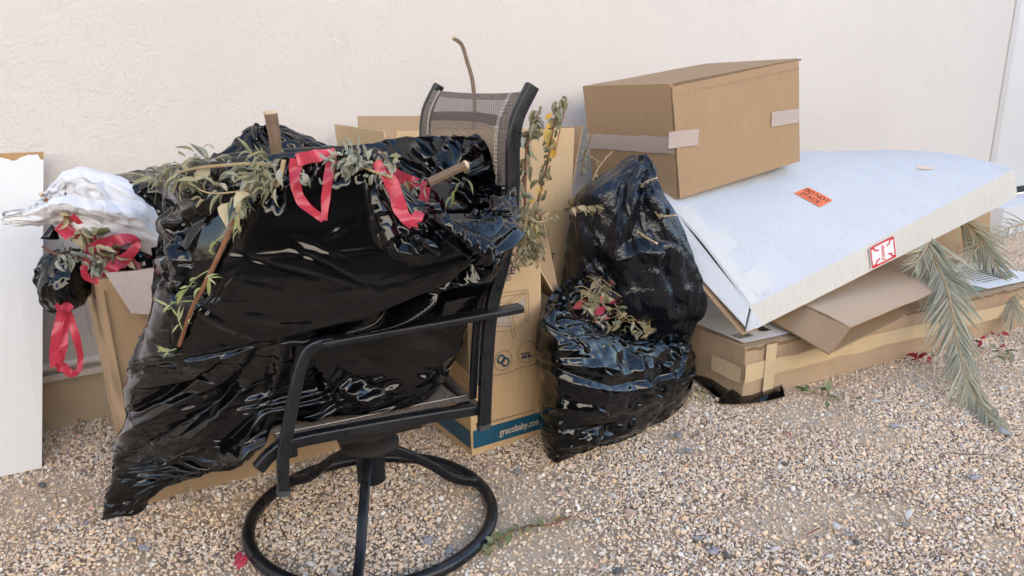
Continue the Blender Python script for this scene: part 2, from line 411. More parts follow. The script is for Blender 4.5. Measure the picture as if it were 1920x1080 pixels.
# ground: one sheet, finer where the camera stands
gx = np.unique(np.r_[np.linspace(-80, -2, 14), np.arange(-2, 7.4, .045), np.linspace(7.4, 90, 14)])
gyy = np.unique(np.r_[np.linspace(-80, -1, 14), np.arange(-1, 2.72, .045), np.linspace(2.72, 60, 10)])
GX, GY = np.meshgrid(gx, gyy)
def ground_z(x, y):
    P = np.stack([np.ravel(x), np.ravel(y), np.zeros(np.size(x))], 1).astype(float)
    h = .010*vnoise(P, 2.2, 3, 2)+.004*vnoise(P, 9, 4, 2)
    h = h*np.clip((np.abs(P[:, 0])<9)*1., 0, 1)-.004
    return h.reshape(np.shape(x))
GZ = ground_z(GX, GY); Wn = len(gx)
m = Mat('sand_and_gap_shade', .95, .15)
n1 = m.noise(1.7, 4); n2 = m.noise(240, 4, .7); n3 = m.noise(9, 4, .6)
pn = m.noise(2.6, 3, .5); c = m.mix(m.ramp(pn, [(.40, 0), (.54, 1)]), (.66, .52, .38), (.27, .195, .135)); c = m.mix(m.ramp(n2, [(.35, .5), (.62, 0)]), c, (.24, .17, .115))  # pale sand patches; elsewhere shade in the pebble gaps is put into the colour
c = m.mix(m.ramp(n3, [(.45, 0), (.8, .4)]), c, (.45, .38, .31)); m.color(c); m.bump(n2, .8, .006)
g = mesh('ground', np.stack([GX.ravel(), GY.ravel(), GZ.ravel()], 1), [(j*Wn+i, j*Wn+i+1, (j+1)*Wn+i+1, (j+1)*Wn+i) for j in range(len(gyy)-1) for i in range(Wn-1)], m.m, smooth=True)
tag(g, kind='structure')
# gravel: instanced pebbles
m = Mat('pebbles', .8, .3); o = m.rand()
col = m.ramp(o, [(0, (.72, .51, .31)), (.15, (.82, .65, .47)), (.30, (.64, .47, .33)), (.43, (.90, .79, .65)), (.56, (.50, .365, .26)), (.65, (.76, .55, .42)), (.75, (.64, .57, .50)), (.84, (.40, .35, .32)), (.90, (.93, .88, .81)), (.97, (.16, .145, .135)), (1, (.68, .43, .31))])
col = m.mix(.35, col, m.ramp(m.noise(500, 3), [(.3, .25), (.7, .75)]), 'OVERLAY'); m.color(col); m_peb = m.m
px0 = np.arange(-1.5, 6.8, .06); py0 = np.arange(.1, 2.58, .06); PX, PY = np.meshgrid(px0, py0); W2 = len(px0)
gr = mesh('gravel', np.stack([PX.ravel(), PY.ravel(), ground_z(PX, PY).ravel()], 1), [(j*W2+i, j*W2+i+1, (j+1)*W2+i+1, (j+1)*W2+i) for j in range(len(py0)-1) for i in range(W2-1)], m_peb)
tag(gr, kind='stuff')
nt = bpy.data.node_groups.new('scatter_pebbles', 'GeometryNodeTree')
nt.interface.new_socket('Geometry', in_out='INPUT', socket_type='NodeSocketGeometry'); nt.interface.new_socket('Geometry', in_out='OUTPUT', socket_type='NodeSocketGeometry')
N = nt.nodes; L = nt.links.new
gi = N.new('NodeGroupInput'); go_ = N.new('NodeGroupOutput')
def scatter(dens, smin, smax, power, seed, nk, sink):
    dp = N.new('GeometryNodeDistributePointsOnFaces'); L(gi.outputs[0], dp.inputs['Mesh']); dp.inputs['Seed'].default_value = seed
    ns = N.new('ShaderNodeTexNoise'); ns.inputs['Scale'].default_value = 2.6; ns.inputs['Detail'].default_value = 3
    mr = N.new('ShaderNodeMapRange'); mr.inputs[1].default_value = .38; mr.inputs[2].default_value = .55; mr.inputs[3].default_value = dens*.26; mr.inputs[4].default_value = dens
    L(ns.outputs[0], mr.inputs[0]); L(mr.outputs[0], dp.inputs['Density'])
    js = N.new('GeometryNodeJoinGeometry')
    for k in range(nk):
        ic = N.new('GeometryNodeMeshIcoSphere'); ic.inputs[0].default_value = .5; ic.inputs[1].default_value = 2
        sp = N.new('GeometryNodeSetPosition'); nz = N.new('ShaderNodeTexNoise'); nz.noise_dimensions = '4D'; nz.inputs['W'].default_value = k*3.7+seed; nz.inputs['Scale'].default_value = 1.7; nz.inputs['Detail'].default_value = 1.5
        sub = N.new('ShaderNodeVectorMath'); sub.operation = 'SUBTRACT'; sub.inputs[1].default_value = (.5, .5, .5); L(nz.outputs[1], sub.inputs[0])
        mu = N.new('ShaderNodeVectorMath'); mu.operation = 'SCALE'; mu.inputs['Scale'].default_value = .95; L(sub.outputs[0], mu.inputs[0]); L(mu.outputs[0], sp.inputs['Offset'])
        tr = N.new('GeometryNodeTransform'); tr.inputs['Scale'].default_value = (1, .65+.06*k, .55+.10*(k % 4)); L(ic.outputs[0], sp.inputs[0]); L(sp.outputs[0], tr.inputs[0])
        gti = N.new('GeometryNodeGeometryToInstance'); L(tr.outputs[0], gti.inputs[0]); L(gti.outputs[0], js.inputs[0])
    ip = N.new('GeometryNodeInstanceOnPoints'); L(dp.outputs[0], ip.inputs['Points']); L(js.outputs[0], ip.inputs['Instance']); ip.inputs['Pick Instance'].default_value = True
    rr = N.new('FunctionNodeRandomValue'); rr.data_type = 'FLOAT_VECTOR'; rr.inputs[0].default_value = (-.7, -.7, 0); rr.inputs[1].default_value = (.7, .7, 6.28); rr.inputs['Seed'].default_value = seed+1; L(rr.outputs[0], ip.inputs['Rotation'])
    rs = N.new('FunctionNodeRandomValue'); rs.data_type = 'FLOAT'; rs.inputs[2].default_value = 0; rs.inputs[3].default_value = 1; rs.inputs['Seed'].default_value = seed+2
    pw = N.new('ShaderNodeMath'); pw.operation = 'POWER'; pw.inputs[1].default_value = power; L(rs.outputs[1], pw.inputs[0])
    m2 = N.new('ShaderNodeMapRange'); m2.inputs[3].default_value = smin; m2.inputs[4].default_value = smax; L(pw.outputs[0], m2.inputs[0]); L(m2.outputs[0], ip.inputs['Scale'])
    ri = N.new('FunctionNodeRandomValue'); ri.data_type = 'INT'; ri.inputs[4].default_value = 0; ri.inputs[5].default_value = nk-1; ri.inputs['Seed'].default_value = seed+3; L(ri.outputs[2], ip.inputs['Instance Index'])
    ti = N.new('GeometryNodeTranslateInstances'); L(ip.outputs[0], ti.inputs[0]); ti.inputs[2].default_value = (0, 0, sink); ti.inputs[3].default_value = False
    return ti
jj = N.new('GeometryNodeJoinGeometry')
for a in ((36000, .0032, .0090, 1.6, 11, 6, .0022), (2200, .008, .0155, 2.2, 41, 5, .0050)): L(scatter(*a).outputs[0], jj.inputs[0])
sm = N.new('GeometryNodeSetMaterial'); sm.inputs['Material'].default_value = m_peb; L(jj.outputs[0], sm.inputs[0]); L(sm.outputs[0], go_.inputs[0])
md = gr.modifiers.new('scatter', 'NODES'); md.node_group = nt

# the building wall the rubbish leans against
WY = 2.58
m = Mat('added_asphalt', .9, .3); _a = m.noise(300, 3); m.color(m.mix(_a, (.035, .035, .037), (.07, .068, .066))); m.bump(_a, .4, .004)
tag(mesh('added_road', [(-60, -5.7, .012), (60, -5.7, .012), (60, -.55, .012), (-60, -.55, .012)], [(0, 1, 2, 3)], m.m), kind='structure')  # unseen dark sheet, added so the bag fronts reflect near black
W = empty('building_wall', (3, WY, 0), 'tall cream stucco wall behind all the rubbish, with a door at its right end', 'wall')
box('stucco', abox(-14, 6.07, WY, WY+.3, .0, 7.0), m_wall, W, n=(1, 1, 1), smooth=False)
v, f = hexa_geo(abox(-3, 5.9, WY-.022, WY-.0005, -.03, .165), (240, 1, 14), 0)
v = np.array(v); k = v[:, 1] < WY-.01; v[k, 1] += .012*vnoise(v[k], 14, 5, 4)-.01*np.clip((v[k, 2]-.15)*60, 0, 1)
mesh('plinth', v, f, m_plinth, W, smooth=True)
tube('conduit', [(-2.5, WY-.03, .205), (-.2, WY-.03, .203), (.4, WY-.028, .207), (3, WY-.03, .21)], .0135, m_conduit, W, seg=12)
tube('ledge_strip', [(-2.5, WY-.03, .175), (.3, WY-.03, .171), (3, WY-.03, .176)], 1, m_conduit, W, seg=8, sect=(.02, .022))
for i, x in enumerate((-1.2, .62, 1.9)): box('conduit_clip', abox(x, x+.03, WY-.05, WY-.0006, .186, .224), m_conduit, W, n=(1, 1, 1), smooth=False)
DR = W
box('door_frame', abox(6.072, 6.15, WY-.012, WY+.1, .12, 2.25), m_door_frame, DR, n=(1, 1, 1), smooth=False)
dd = box('door', abox(6.155, 7.1, WY+.004, WY+.05, .255, 2.2), m_door, DR, n=(1, 1, 1), smooth=False)
box('door_gap_strip', abox(6.155, 7.1, WY-.006, WY+.05, .205, .253), m_door_gap, DR, n=(1, 1, 1), smooth=False)  # black strip drawn in place of the dark gap under the door
box('stucco', abox(7.105, 22, WY, WY+.3, 0, 7), m_wall, W, n=(1, 1, 1), smooth=False)
box('stucco', abox(6.072, 7.103, WY+.001, WY+.3, 2.26, 6.99), m_wall, W, n=(1, 1, 1), smooth=False)
ST = empty('door_step', (6.6, 2.45, 0), 'white step under the door at the right edge', 'step')
box('tread', abox(5.75, 7.4, 2.30, WY-.001, .0, .195), m_white_trim, ST, n=(12, 4, 4), warp=.004)
# unseen building across the yard, shaped for its bounce light and reflections: the low sun passes over the roof and lights only its upper storey
m_far = stucco('far_stucco', (.76, .70, .61), .3, 8)
B2 = empty('unseen_building', (5, -7, 0), 'unseen cream building behind the camera, inferred from warm glints, shaped for bounce light', 'building')
box('facade', abox(-25, 9, -9, -7, 0, 6.6), m_far, B2, n=(1, 1, 1), smooth=False)
FN = empty('added_fence', (5, -6, 0), 'added dark board fence behind the camera, unseen, there to darken the bag reflections', 'fence')  # unseen boards added to give the bags something dark to mirror
m_fence = plain('dark_fence_boards', (.055, .042, .032), .85, .2, .2, 6)
fb = box('board', abox(-24.9, -24.62, -6.02, -6, 0, 2.3), m_fence, FN, n=(1, 1, 1), smooth=False)
for k in range(1, 215): inst(fb, 'board', Matrix.Translation(Vector((5+.3*k, -6, 0))), FN)
# ------------------------------------------------------------------ cartons, boards
KR = (.44, .30, .175)
m_kraft = cardboard('kraft_board', KR); m_kraft_l = cardboard('kraft_board_yellow', (.60, .42, .24), .07, .15, 'X')
m_kraft_d = cardboard('kraft_board_dull', (.40, .275, .17), .1, .35, 'Z'); m_kraft_in = cardboard('kraft_inside', (.50, .37, .26), .06, .15)
m_kraft_pink = cardboard('kraft_pale', (.55, .43, .35), .06, .12)
m_edge = plain('torn_board_edge', (.20, .13, .075), .9)
m_tan = plain('paper_tape', (.57, .435, .27), .6, .4, .12, 20, .3)
def film_tape():
    m = Mat('parcel_tape', .3, .5); n = m.noise(40, 4, .6, stretch=(.25, 1, 3)); m.color(m.mix(n, (.42, .33, .28), (.53, .43, .38))); m.bump(m.noise(30, 5, .7, stretch=(.4, 1, 2.5), dist=1), .5, .004); return m.m
m_tape = film_tape()
m_clear = Mat('clear_tape', .25, .5); m_clear.color(m_clear.mix(m_clear.noise(25), (.585, .58, .54), (.65, .645, .625))); m_clear.bump(m_clear.noise(40, 4, .6, stretch=(1, .3, 1)), .4, .003); m_clear = m_clear.m
def white_paper():
    m = Mat('white_liner', .62, .35); n = m.noise(6, 5, .6); s = m.noise(34, 5, .7, dist=1.5)
    c = m.mix(n, (.50, .515, .54), (.60, .61, .63)); c = m.mix(m.ramp(s, [(.55, 0), (.64, .40)]), c, (.44, .435, .42))
    c = m.mix(m.ramp(m.noise(2.5, 3), [(.55, 0), (.8, .25)]), c, (.60, .58, .53)); m.color(c); m.bump(m.noise(3.5, 6, .6, dist=.6), .4, .02); return m.m
m_white = white_paper(); m_white_side = cardboard('white_liner_worn', (.63, .595, .54), .05, .15)
m_print = plain('navy_print', (.035, .06, .10), .7, .3); m_blue = plain('blue_band', (.012, .085, .15), .45, .4, .1)
m_grey_print = plain('grey_print', (.22, .16, .10), .8); m_black = plain('black_ink', (.015, .015, .015), .6)
m_orange = plain('orange_sticker', (.80, .17, .06), .5, .4, .06); m_red = plain('red_ink', (.62, .02, .025), .5); m_label = plain('label_white', (.78, .77, .76), .5); m_green = plain('green_ink', (.22, .33, .22), .6)
m_lightprint = plain('light_print', (.62, .52, .40), .6)
class Plane:
    """a printed face: origin, two unit axes, normal"""
    def __init__(s, o, u, v):
        s.o = np.array(o, float); s.u = np.array(u, float)/np.linalg.norm(u); v = np.array(v, float); v = v-s.u*(v@s.u); s.v = v/np.linalg.norm(v); s.n = np.cross(s.u, s.v)
    def at(s, x, y, lift=0.): return gp(x, y, s.o+s.n*lift, s.n)
    def uv(s, x, y): p = gp(x, y, s.o, s.n)-s.o; return np.array([p@s.u, p@s.v])
    def P(s, a, b, lift=.0): return s.o+s.u*a+s.v*b+s.n*lift
def decal(name, pl, polys, mat, parent, lift=.0012):
    vs_, fs = [], []
    for p in polys:
        k = len(vs_); vs_ += [pl.P(a, b, lift) for a, b in p]; fs.append(tuple(range(k, k+len(p))))
    return mesh(name, vs_, fs, mat, parent)
def stroke_polys(pts, wd):
    out = []
    for a, b in zip(pts, pts[1:]):
        a, b = np.array(a, float), np.array(b, float); d = b-a; d /= np.linalg.norm(d)+1e-9; q = V(-d[1], d[0])*wd/2; out.append([a-q, b-q, b+q, a+q])
    return out
def circle(c, r, n=24): return [(c[0]+r*cos(2*pi*i/n), c[1]+r*sin(2*pi*i/n)) for i in range(n)]
def ringpts(c, r, n=24): return [(c[0]+r*cos(2*pi*i/n), c[1]+r*sin(2*pi*i/n)) for i in range(n+1)]
def text(name, s, pl, a, b, size, mat, parent, rot=0., lift=.0016, align='LEFT', squeeze=1., bold=0.):
    cu = bpy.data.curves.new('t', 'FONT'); cu.body = s; cu.size = size; cu.align_x = align; cu.fill_mode = 'BOTH'; cu.offset = bold
    ob = bpy.data.objects.new('t', cu); COL.objects.link(ob); me = bpy.data.meshes.new_from_object(ob)
    co_ = np.array([v.co[:] for v in me.vertices]).reshape(-1, 3); fs = [tuple(p.vertices) for p in me.polygons]
    bpy.data.objects.remove(ob); bpy.data.curves.remove(cu); bpy.data.meshes.remove(me)
    x = co_[:, 0]*squeeze; y = co_[:, 1]; c_, s_ = cos(rot), sin(rot)
    return mesh(name, [pl.P(a+X*c_-Y*s_, b+X*s_+Y*c_, lift) for X, Y in zip(x, y)], fs, mat, parent)

# left: peeling white board leaning on the wall
BD = empty('white_board', (-.3, 2.35, 0), 'large white hardboard sheet with a peeling face leaning on the wall at the far left', 'board')
tb = gy(82, 285, 2.52); bb = gz(79, 878)
o_ = V(-.62, .06, 0)
m_bw = Mat('peeling_white_face', .5, .4); _n = m_bw.noise(3, 4); m_bw.color(m_bw.mix(_n, (.68, .665, .65), (.72, .71, .70)))
_v = m_bw.noise(1.6, 3, .5, stretch=(2.2, 1, .5), dist=.5); m_bw.bump(m_bw.ramp(_v, [(.485, 0), (.5, 1), (.56, .1)]), .16, .004); m_bw = m_bw.m
m_fibre = plain('brown_fibreboard', (.42, .25, .11), .9, .2, .2, 40)
panel('board_core', [bb+o_, bb, tb, tb+o_], .007, m_fibre, BD, n=(8, 8), warp=.003)
# the white face stops short of the top edge along a torn line
_q = [bb+o_, bb+V(0, 0, .002), tb, tb+o_]; _N = np.cross(_q[1]-_q[0], _q[3]-_q[0]); _N /= np.linalg.norm(_N)
_r = np.random.default_rng(5); vv, ff = [], []; nu, nv = 90, 20
for i in range(nu+1):
    u = i/nu; x = 1-u; topv = .992-.006*abs(vnoise(np.array([[u*5, 0, 0]]), 1., 2)[0])-(.016 if x < .022 else 0)-.016*math.exp(-((x-.115)/.03)**2)+.0015*_r.normal()
    for j in range(nv+1):
        t = j/nv*topv; p = (_q[0]*(1-u)+_q[1]*u)*(1-t)+(_q[3]*(1-u)+_q[2]*u)*t
        lift = .0052+.002*max(0, (t-.93)/.06)+.0010*vnoise(np.array([p]), 9, 8)[0]; vv.append(p+_N*lift*(1 if _N[1] < 0 else -1))
ff = [(i*(nv+1)+j, (i+1)*(nv+1)+j, (i+1)*(nv+1)+j+1, i*(nv+1)+j+1) for i in range(nu) for j in range(nv)]
mesh('white_face', vv, ff, m_bw, BD, smooth=True)

# left: big carton with open flaps
LC = empty('open_carton', (.55, 2.1, 0), 'big open brown carton standing at the left behind the chair, stuffed with bags', 'cardboard box')
x0, x1, y0, y1, zt = .213, .95, 1.93, 2.33, .59
box('carton_body', [V(x0, y0, 0), V(x1, y0, 0), V(x1, y1, 0), V(x0, y1, 0), V(x0-.022, y0, zt), V(x1, y0, zt), V(x1, y1, zt), V(x0-.022, y1, zt)], m_kraft, LC, n=(16, 10, 12), warp=.006, bulge=.004)
panel('flap', [gy(197, 512, 1.93), gy(292, 503, 1.93), gy(300, 590, 1.86), gy(247, 588, 1.86)], .005, m_kraft_pink, LC, n=(8, 6), warp=.004, curve=.004)
panel('corner_gap', [V(x0+.001, y0-.009, .02), V(x0+.005, y0-.009, .02), V(x0-.014, y0-.009, zt-.02), V(x0-.018, y0-.009, zt-.02)], .002, m_edge, LC, n=(1, 12), warp=.0015)
lf = Plane((x0-.006, y0, 0), (0, -1, 0), (0, 0, 1))
for (yy, zz, nl) in ((-.19, .42, 4), (-.12, .28, 6), (-.22, .10, 5)):
    decal('faded_print', Plane((x0-.022*(zz/zt)-.0085, y0, 0), (0, -1, 0), (-.037, 0, 1)), [[(yy+k*.022, zz), (yy+k*.022+.009, zz), (yy+k*.022+.009, zz+.05+.03*((k*7) % 3)), (yy+k*.022, zz+.05+.03*((k*7) % 3))] for k in range(nl)], m_grey_print, LC, .004)
decal('yellow_label', Plane((x0-.01, y0-.006, 0), (1, 0, 0), (0, 0, 1)), [[(.012, .20), (.034, .19), (.034, .235), (.014, .25)]], plain('yellow_label', (.8, .65, .03), .5), LC, .004)

# Tall carton with its flaps standing up, behind the chair
RC = empty('tall_carton', (1.3, 2.15, 0), 'tall brown carton behind the chair back with its flaps standing upright', 'cardboard box')
x0, x1, y0, y1, zt = .985, 1.63, 1.98, 2.36, .615
box('carton_body', abox(x0, x1, y0, y1, 0, zt), m_kraft_l, RC, n=(12, 8, 10), warp=.004)
panel('front_flap', [V(x0+.01, y0-.004, zt+.004), V(x1-.002, y0-.004, zt+.004), V(x1+.012, y0+.006, .889), V(x0+.01, y0+.02, .899)], .005, m_kraft_l, RC, n=(8, 5), warp=.005)
panel('side_flap', [V(x1, y0+.01, zt+.003), V(x1, y1-.01, zt+.003), V(x1+.11, y1-.05, .87), V(x1+.055, y0+.012, .892)], .005, m_kraft_d, RC, n=(6, 5), warp=.004)
panel('side_flap', [V(x0, y0+.01, zt+.003), V(x0, y1-.01, zt+.003), V(x0-.03, y1-.01, .905), V(x0-.03, y0+.01, .90)], .005, m_kraft_l, RC, n=(6, 5), warp=.004)
panel('back_flap', [V(x0+.06, y1, zt+.003), V(x1-.01, y1, zt+.003), V(x1-.03, y1+.06, .915), V(x0+.08, y1+.06, .925)], .005, m_kraft_d, RC, n=(8, 5), warp=.006)
pf = Plane((0, y0-.003, 0), (1, 0, 0), (0, 0, 1))
def tapestrip(name, pl, pts, wd, mat, parent, lift=.002):
    return decal(name, pl, stroke_polys([pl.uv(*p) for p in pts], wd), mat, parent, lift)
tapestrip('tape', Plane((0, y0-.0075, 0), (1, 0, 0), (0, .03, 1)), [(1068, 250), (1058, 392)], .035, m_tan, RC, .004)
text('lettering', 'T', pf, *pf.uv(1031, 488), .035, m_print, RC, bold=.0006)
# thin standing board in front of it: the raised flap of the nursery carton
# nursery carton
GC = empty('playard_carton', (1.16, 1.8, 0), 'yellowish upright carton with blue band and travel cot print behind the chair legs', 'cardboard box')
ga = gz(885, 855); gb = gz(1016, 815); gc = gb+V(.012, .27, 0); gd = ga+V(.012, .265, 0)
up = V(-.012, 0, .535)
box('carton_body', [ga, gb, gc, gd, ga+up, gb+up, gc+up, gd+up], m_kraft_l, GC, n=(8, 8, 12), warp=.0015)
fp = Plane(ga-V(0, .0012, 0), gb-ga, up)
wG = np.linalg.norm(gb-ga)
gband = decal('blue_band', fp, [[(.004, .022), (wG-.002, .022), (wG-.002, .078), (.004, .078)]], m_blue, GC)
text('lettering', 'gracobaby.com', fp, .092, .040, .030, m_lightprint, gband, squeeze=.80, lift=.0028, bold=.0004)
text('lettering', 'BLE', fp, *fp.uv(938, 517), .030, m_print, GC, bold=.0008)
text('lettering', 'ARD', fp, *fp.uv(936, 529), .019, m_print, GC)
text('lettering', '20%', fp, *fp.uv(976, 673), .026, m_print, GC, squeeze=.8, bold=.0006)
c1 = fp.uv(943, 676); c2 = fp.uv(988, 660)
polys = stroke_polys(ringpts(c1, .030), .0015)+stroke_polys(ringpts(c2, .033), .0015)
a_ = c2+V(0, -.014); polys += [[a_+V(-.019, .002), a_+V(-.008, .002), a_+V(-.008, .006), a_+V(-.001, 0), a_+V(-.008, -.006), a_+V(-.008, -.002), a_+V(-.019, -.002)][::-1], [a_+V(.019, .002), a_+V(.008, .002), a_+V(.008, .006), a_+V(.001, 0), a_+V(.008, -.006), a_+V(.008, -.002), a_+V(.019, -.002)]]
decal('badge_print', fp, polys, m_print, GC)
decal('wheel_print', fp, stroke_polys(ringpts(c1+V(-.007, .006), .0115), .006)+stroke_polys(ringpts(c1+V(.008, -.006), .0115), .006), m_blue, GC)
text('lettering', 'INTEGRATED WHEELS', fp, *(c1+V(-.033, -.042)), .0072, m_print, GC)
text('lettering', '20% MORE COMPACT FOLD', fp, *(c2+V(-.042, -.046)), .0072, m_print, GC)
decal('small_print', fp, [[(.055+k*.0082, .088), (.055+k*.0082+.006, .088), (.055+k*.0082+.006, .0925), (.055+k*.0082, .0925)] for k in range(20)], m_grey_print, GC)
def pxl(*pts): return [fp.uv(*p) for p in pts]
ln = []
for s in ([(925, 551), (990, 543)], [(925, 558), (986, 550)], [(990, 543), (991, 600)], [(985, 548), (986, 603)], [(991, 600), (962, 624)], [(986, 598), (961, 618)], [(988, 548), (952, 571)], [(984, 545), (950, 566)],
          [(952, 571), (961, 634)], [(957, 568), (966, 630)], [(925, 579), (958, 566)], [(925, 622), (960, 620)], [(925, 613), (960, 612)], [(961, 634), (966, 630)], [(986, 603), (991, 600)], [(960, 590), (986, 580)], [(928, 571), (952, 566)]): ln += stroke_polys(pxl(*s), .0016)
decal('cot_print', fp, ln, m_grey_print, GC); decal('cot_panel_print', fp, [pxl((925, 578), (955, 575), (959, 612), (925, 612))[::-1], pxl((963, 572), (984, 556), (985, 580), (964, 600))[::-1]], plain('pale_print', (.40, .33, .26), .8), GC, .0009)
lp = Plane(gd-V(.0014, 0, 0), ga-gd, V(-.012, 0, .535))
decal('blue_band', lp, [[(.004, .022), (.262, .022), (.262, .078), (.004, .078)]], m_blue, GC)
panel('flap', [gy(1014, 400, 1.86), gy(1011, 530, 1.80), gy(1047, 543, 1.78), gy(1019, 412, 1.84)], .005, m_kraft_d, GC, n=(4, 6), warp=.004)
panel('top_flap', [gb+up+V(-.01, .0, 0), gc+up+V(-.01, 0, 0), gc+up+V(.10, -.01, -.12), gb+up+V(.09, .02, -.13)], .005, m_kraft_l, GC, n=(5, 5), warp=.004)

# flat carton on the right
FC = empty('flat_carton', (2.8, 1.8, 0), 'long low battered carton lying on the gravel under the white cardboard', 'cardboard box')
A_, B_ = V(1.985, 1.49, 0), V(3.86, 1.287, 0); dp_ = V(.06, .80, 0); zz = .19
box('carton_body', [A_, B_, B_+dp_, A_+dp_, A_+V(0, 0, zz), B_+V(0, 0, zz), B_+dp_+V(0, 0, zz), A_+dp_+V(0, 0, zz)], cardboard('battered_board', (.45, .325, .215), .14, .4, 'X'), FC, n=(40, 16, 6), warp=.007, seed=3)
ff_ = Plane(A_-V(.0005, .004, 0), B_-A_, (0, 0, 1)); LL = np.linalg.norm(B_-A_)
def rough_strip(pl, a0, a1, b0, b1, n, amp, seed):
    r = np.random.default_rng(seed); xs = np.linspace(a0, a1, n); up_ = b1+r.normal(size=n)*amp; lo = b0+r.normal(size=n)*amp
    return [[(xs[i], lo[i]), (xs[i+1], lo[i+1]), (xs[i+1], up_[i+1]), (xs[i], up_[i])] for i in range(n-1)]
decal('paper_tape', ff_, rough_strip(ff_, -.002, LL*.97, .075, .130, 24, .003, 1), m_tan, FC, .004)
decal('paper_tape', ff_, rough_strip(ff_, .085, .135, .0, .188, 3, .002, 2), m_tan, FC, .0065)
lfp = Plane(A_+V(-.008, 0, 0)+dp_, -dp_, (0, 0, 1))
decal('paper_tape', lfp, rough_strip(lfp, .665, .80, .065, .125, 4, .002, 2), m_tan, FC, .004)
ftop = Plane(A_+V(0, 0, zz+.004), B_-A_, dp_)
wl1 = decal('white_label', ftop, [[(.012, .02), (.30, .02), (.34, .5), (.02, .5)]], m_label, FC, .004)
decal('label_print', ftop, [[(.025+k*.006, .055), (.025+k*.006+.003, .055), (.025+k*.006+.003, .10), (.025+k*.006, .10)] for k in range(12)], m_black, wl1, .006)
decal('ink_square', ftop, [[(.15, .075), (.19, .07), (.20, .12), (.16, .12)]], m_black, wl1, .006)
wl2 = decal('white_label', ftop, [[(1.42, .03), (1.86, .03), (1.86, .36), (1.42, .36)]], m_label, FC, .004)
decal('green_panel', ftop, [[(1.18, .03), (1.41, .03), (1.41, .25), (1.18, .25)]], m_green, FC, .004)
decal('label_print', ftop, [[(1.50, .10+.025*k), (1.70+.04*(k % 3), .10+.025*k), (1.70+.04*(k % 3), .108+.025*k), (1.50, .108+.025*k)] for k in range(7)], m_grey_print, wl2, .006)
decal('torn_edge', ff_, rough_strip(ff_, 0, LL*.98, .178, .190, 60, .004, 9), m_edge, FC, .003)

# supporting carton under the white one, and the folded kraft sheet that sticks out
KB = empty('kraft_carton', (3.4, 1.9, .2), 'plain brown carton lying under the raised right end of the white cardboard', 'cardboard box')
box('carton_body', [V(2.75, 1.80, .197), V(4.3, 1.76, .197), V(4.35, 2.25, .197), V(2.8, 2.3, .197), V(2.75, 1.82, .36), V(4.3, 1.78, .385), V(4.35, 2.25, .385), V(2.8, 2.3, .40)], m_kraft, KB, n=(14, 8, 5), warp=.01)
KS = empty('folded_cardboard', (2.3, 1.45, .2), 'folded brown cardboard sleeve poking out under the fragile sticker edge', 'cardboard')
P1, P2, P3, P4, P5, P6 = gz(1442, 598, .225), gz(1489, 566, .275), gz(1592, 614, .262), gz(1555, 665, .185), gz(1770, 540, .268), gz(1745, 470, .30)
panel('top_panel', [P2, P3, P5, P6+V(0, .12, .01)], .006, m_kraft_in, KS, n=(10, 10), warp=.004, curve=.006)
panel('end_panel', [P1, P4, P3+V(0, -.003, -.003), P2], .006, m_kraft_d, KS, n=(8, 4), warp=.003)
panel('bottom_panel', [P1+V(.01, .01, -.004), P4+V(.004, .004, 0), gz(1700, 592, .205), gz(1640, 520, .205)], .006, m_kraft_d, KS, n=(8, 8), warp=.003)

# white cardboard, bowed, propped on everything
WC = empty('fragile_carton', (2.9, 1.8, .3), 'wide bowed white flat carton with orange sticker and red fragile label, tilted against the wall', 'cardboard box')
wA, wB, wC, wD = V(2.0, 1.50, .325), V(3.86, 1.53, .655), V(3.86, 2.12, .70), V(2.0, 2.10, .70)
def wsurf(u, v):
    p = (wA*(1-u)+wB*u)*(1-v)+(wD*(1-u)+wC*u)*v
    return p+V(0, 0, .032)*sin(pi*u)*v+V(0, 0, .042)*sin(pi*min(1, v))*(1-.3*u)+V(0, 0, .006)*sin(u*9+v*4)*v
nu, nv = 44, 22; top = np.array([[wsurf(i/nu, j/nv) for i in range(nu+1)] for j in range(nv+1)])
du = np.gradient(top, axis=1); dv = np.gradient(top, axis=0); nn = np.cross(du, dv); nn /= np.linalg.norm(nn, axis=2, keepdims=True)
top[..., :] += nn*(.003*vnoise(top.reshape(-1, 3), 5, 2)).reshape(nv+1, nu+1, 1)
th_ = (.078+.05*np.linspace(0, 1, nu+1))[None, :, None]; bot = top+(V(0, -.25, -1)/np.linalg.norm([0, .25, 1]))*th_
S1 = (nu+1)*(nv+1); W1 = nu+1
fa = [(j*W1+i, j*W1+i+1, (j+1)*W1+i+1, (j+1)*W1+i) for j in range(nv) for i in range(nu)]
mesh('top_panel', top.reshape(-1, 3), fa, m_white, WC, smooth=True)
fr = np.array([[top[0, i]*(1-k/4)+bot[0, i]*k/4 for i in range(W1)] for k in range(5)]); fr[1:, :, 1] -= .0015
mesh('front_side', fr.reshape(-1, 3), [(k*W1+i, (k+1)*W1+i, (k+1)*W1+i+1, k*W1+i+1) for k in range(4) for i in range(nu)], m_white_side, WC, smooth=True)
rs_ = np.array([[top[j, -1]*(1-k/2)+bot[j, -1]*k/2 for j in range(nv+1)] for k in range(3)]); mesh('end_side', rs_.reshape(-1, 3), [(k*(nv+1)+j, (k+1)*(nv+1)+j, (k+1)*(nv+1)+j+1, k*(nv+1)+j+1) for k in range(2) for j in range(nv)], m_white_side, WC, smooth=True)
mesh('bottom_panel', bot.reshape(-1, 3), [q[::-1] for q in fa], m_kraft, WC, smooth=True)
e0, e1 = top[0, 0], top[12, 0]
panel('end_flap', [e0+V(-.002, 0, .001), e1+V(-.002, 0, .001), e1+V(-.085, -.015, -.065), e0+V(-.055, -.03, -.050)], .005, m_white, WC, n=(6, 4), warp=.003)
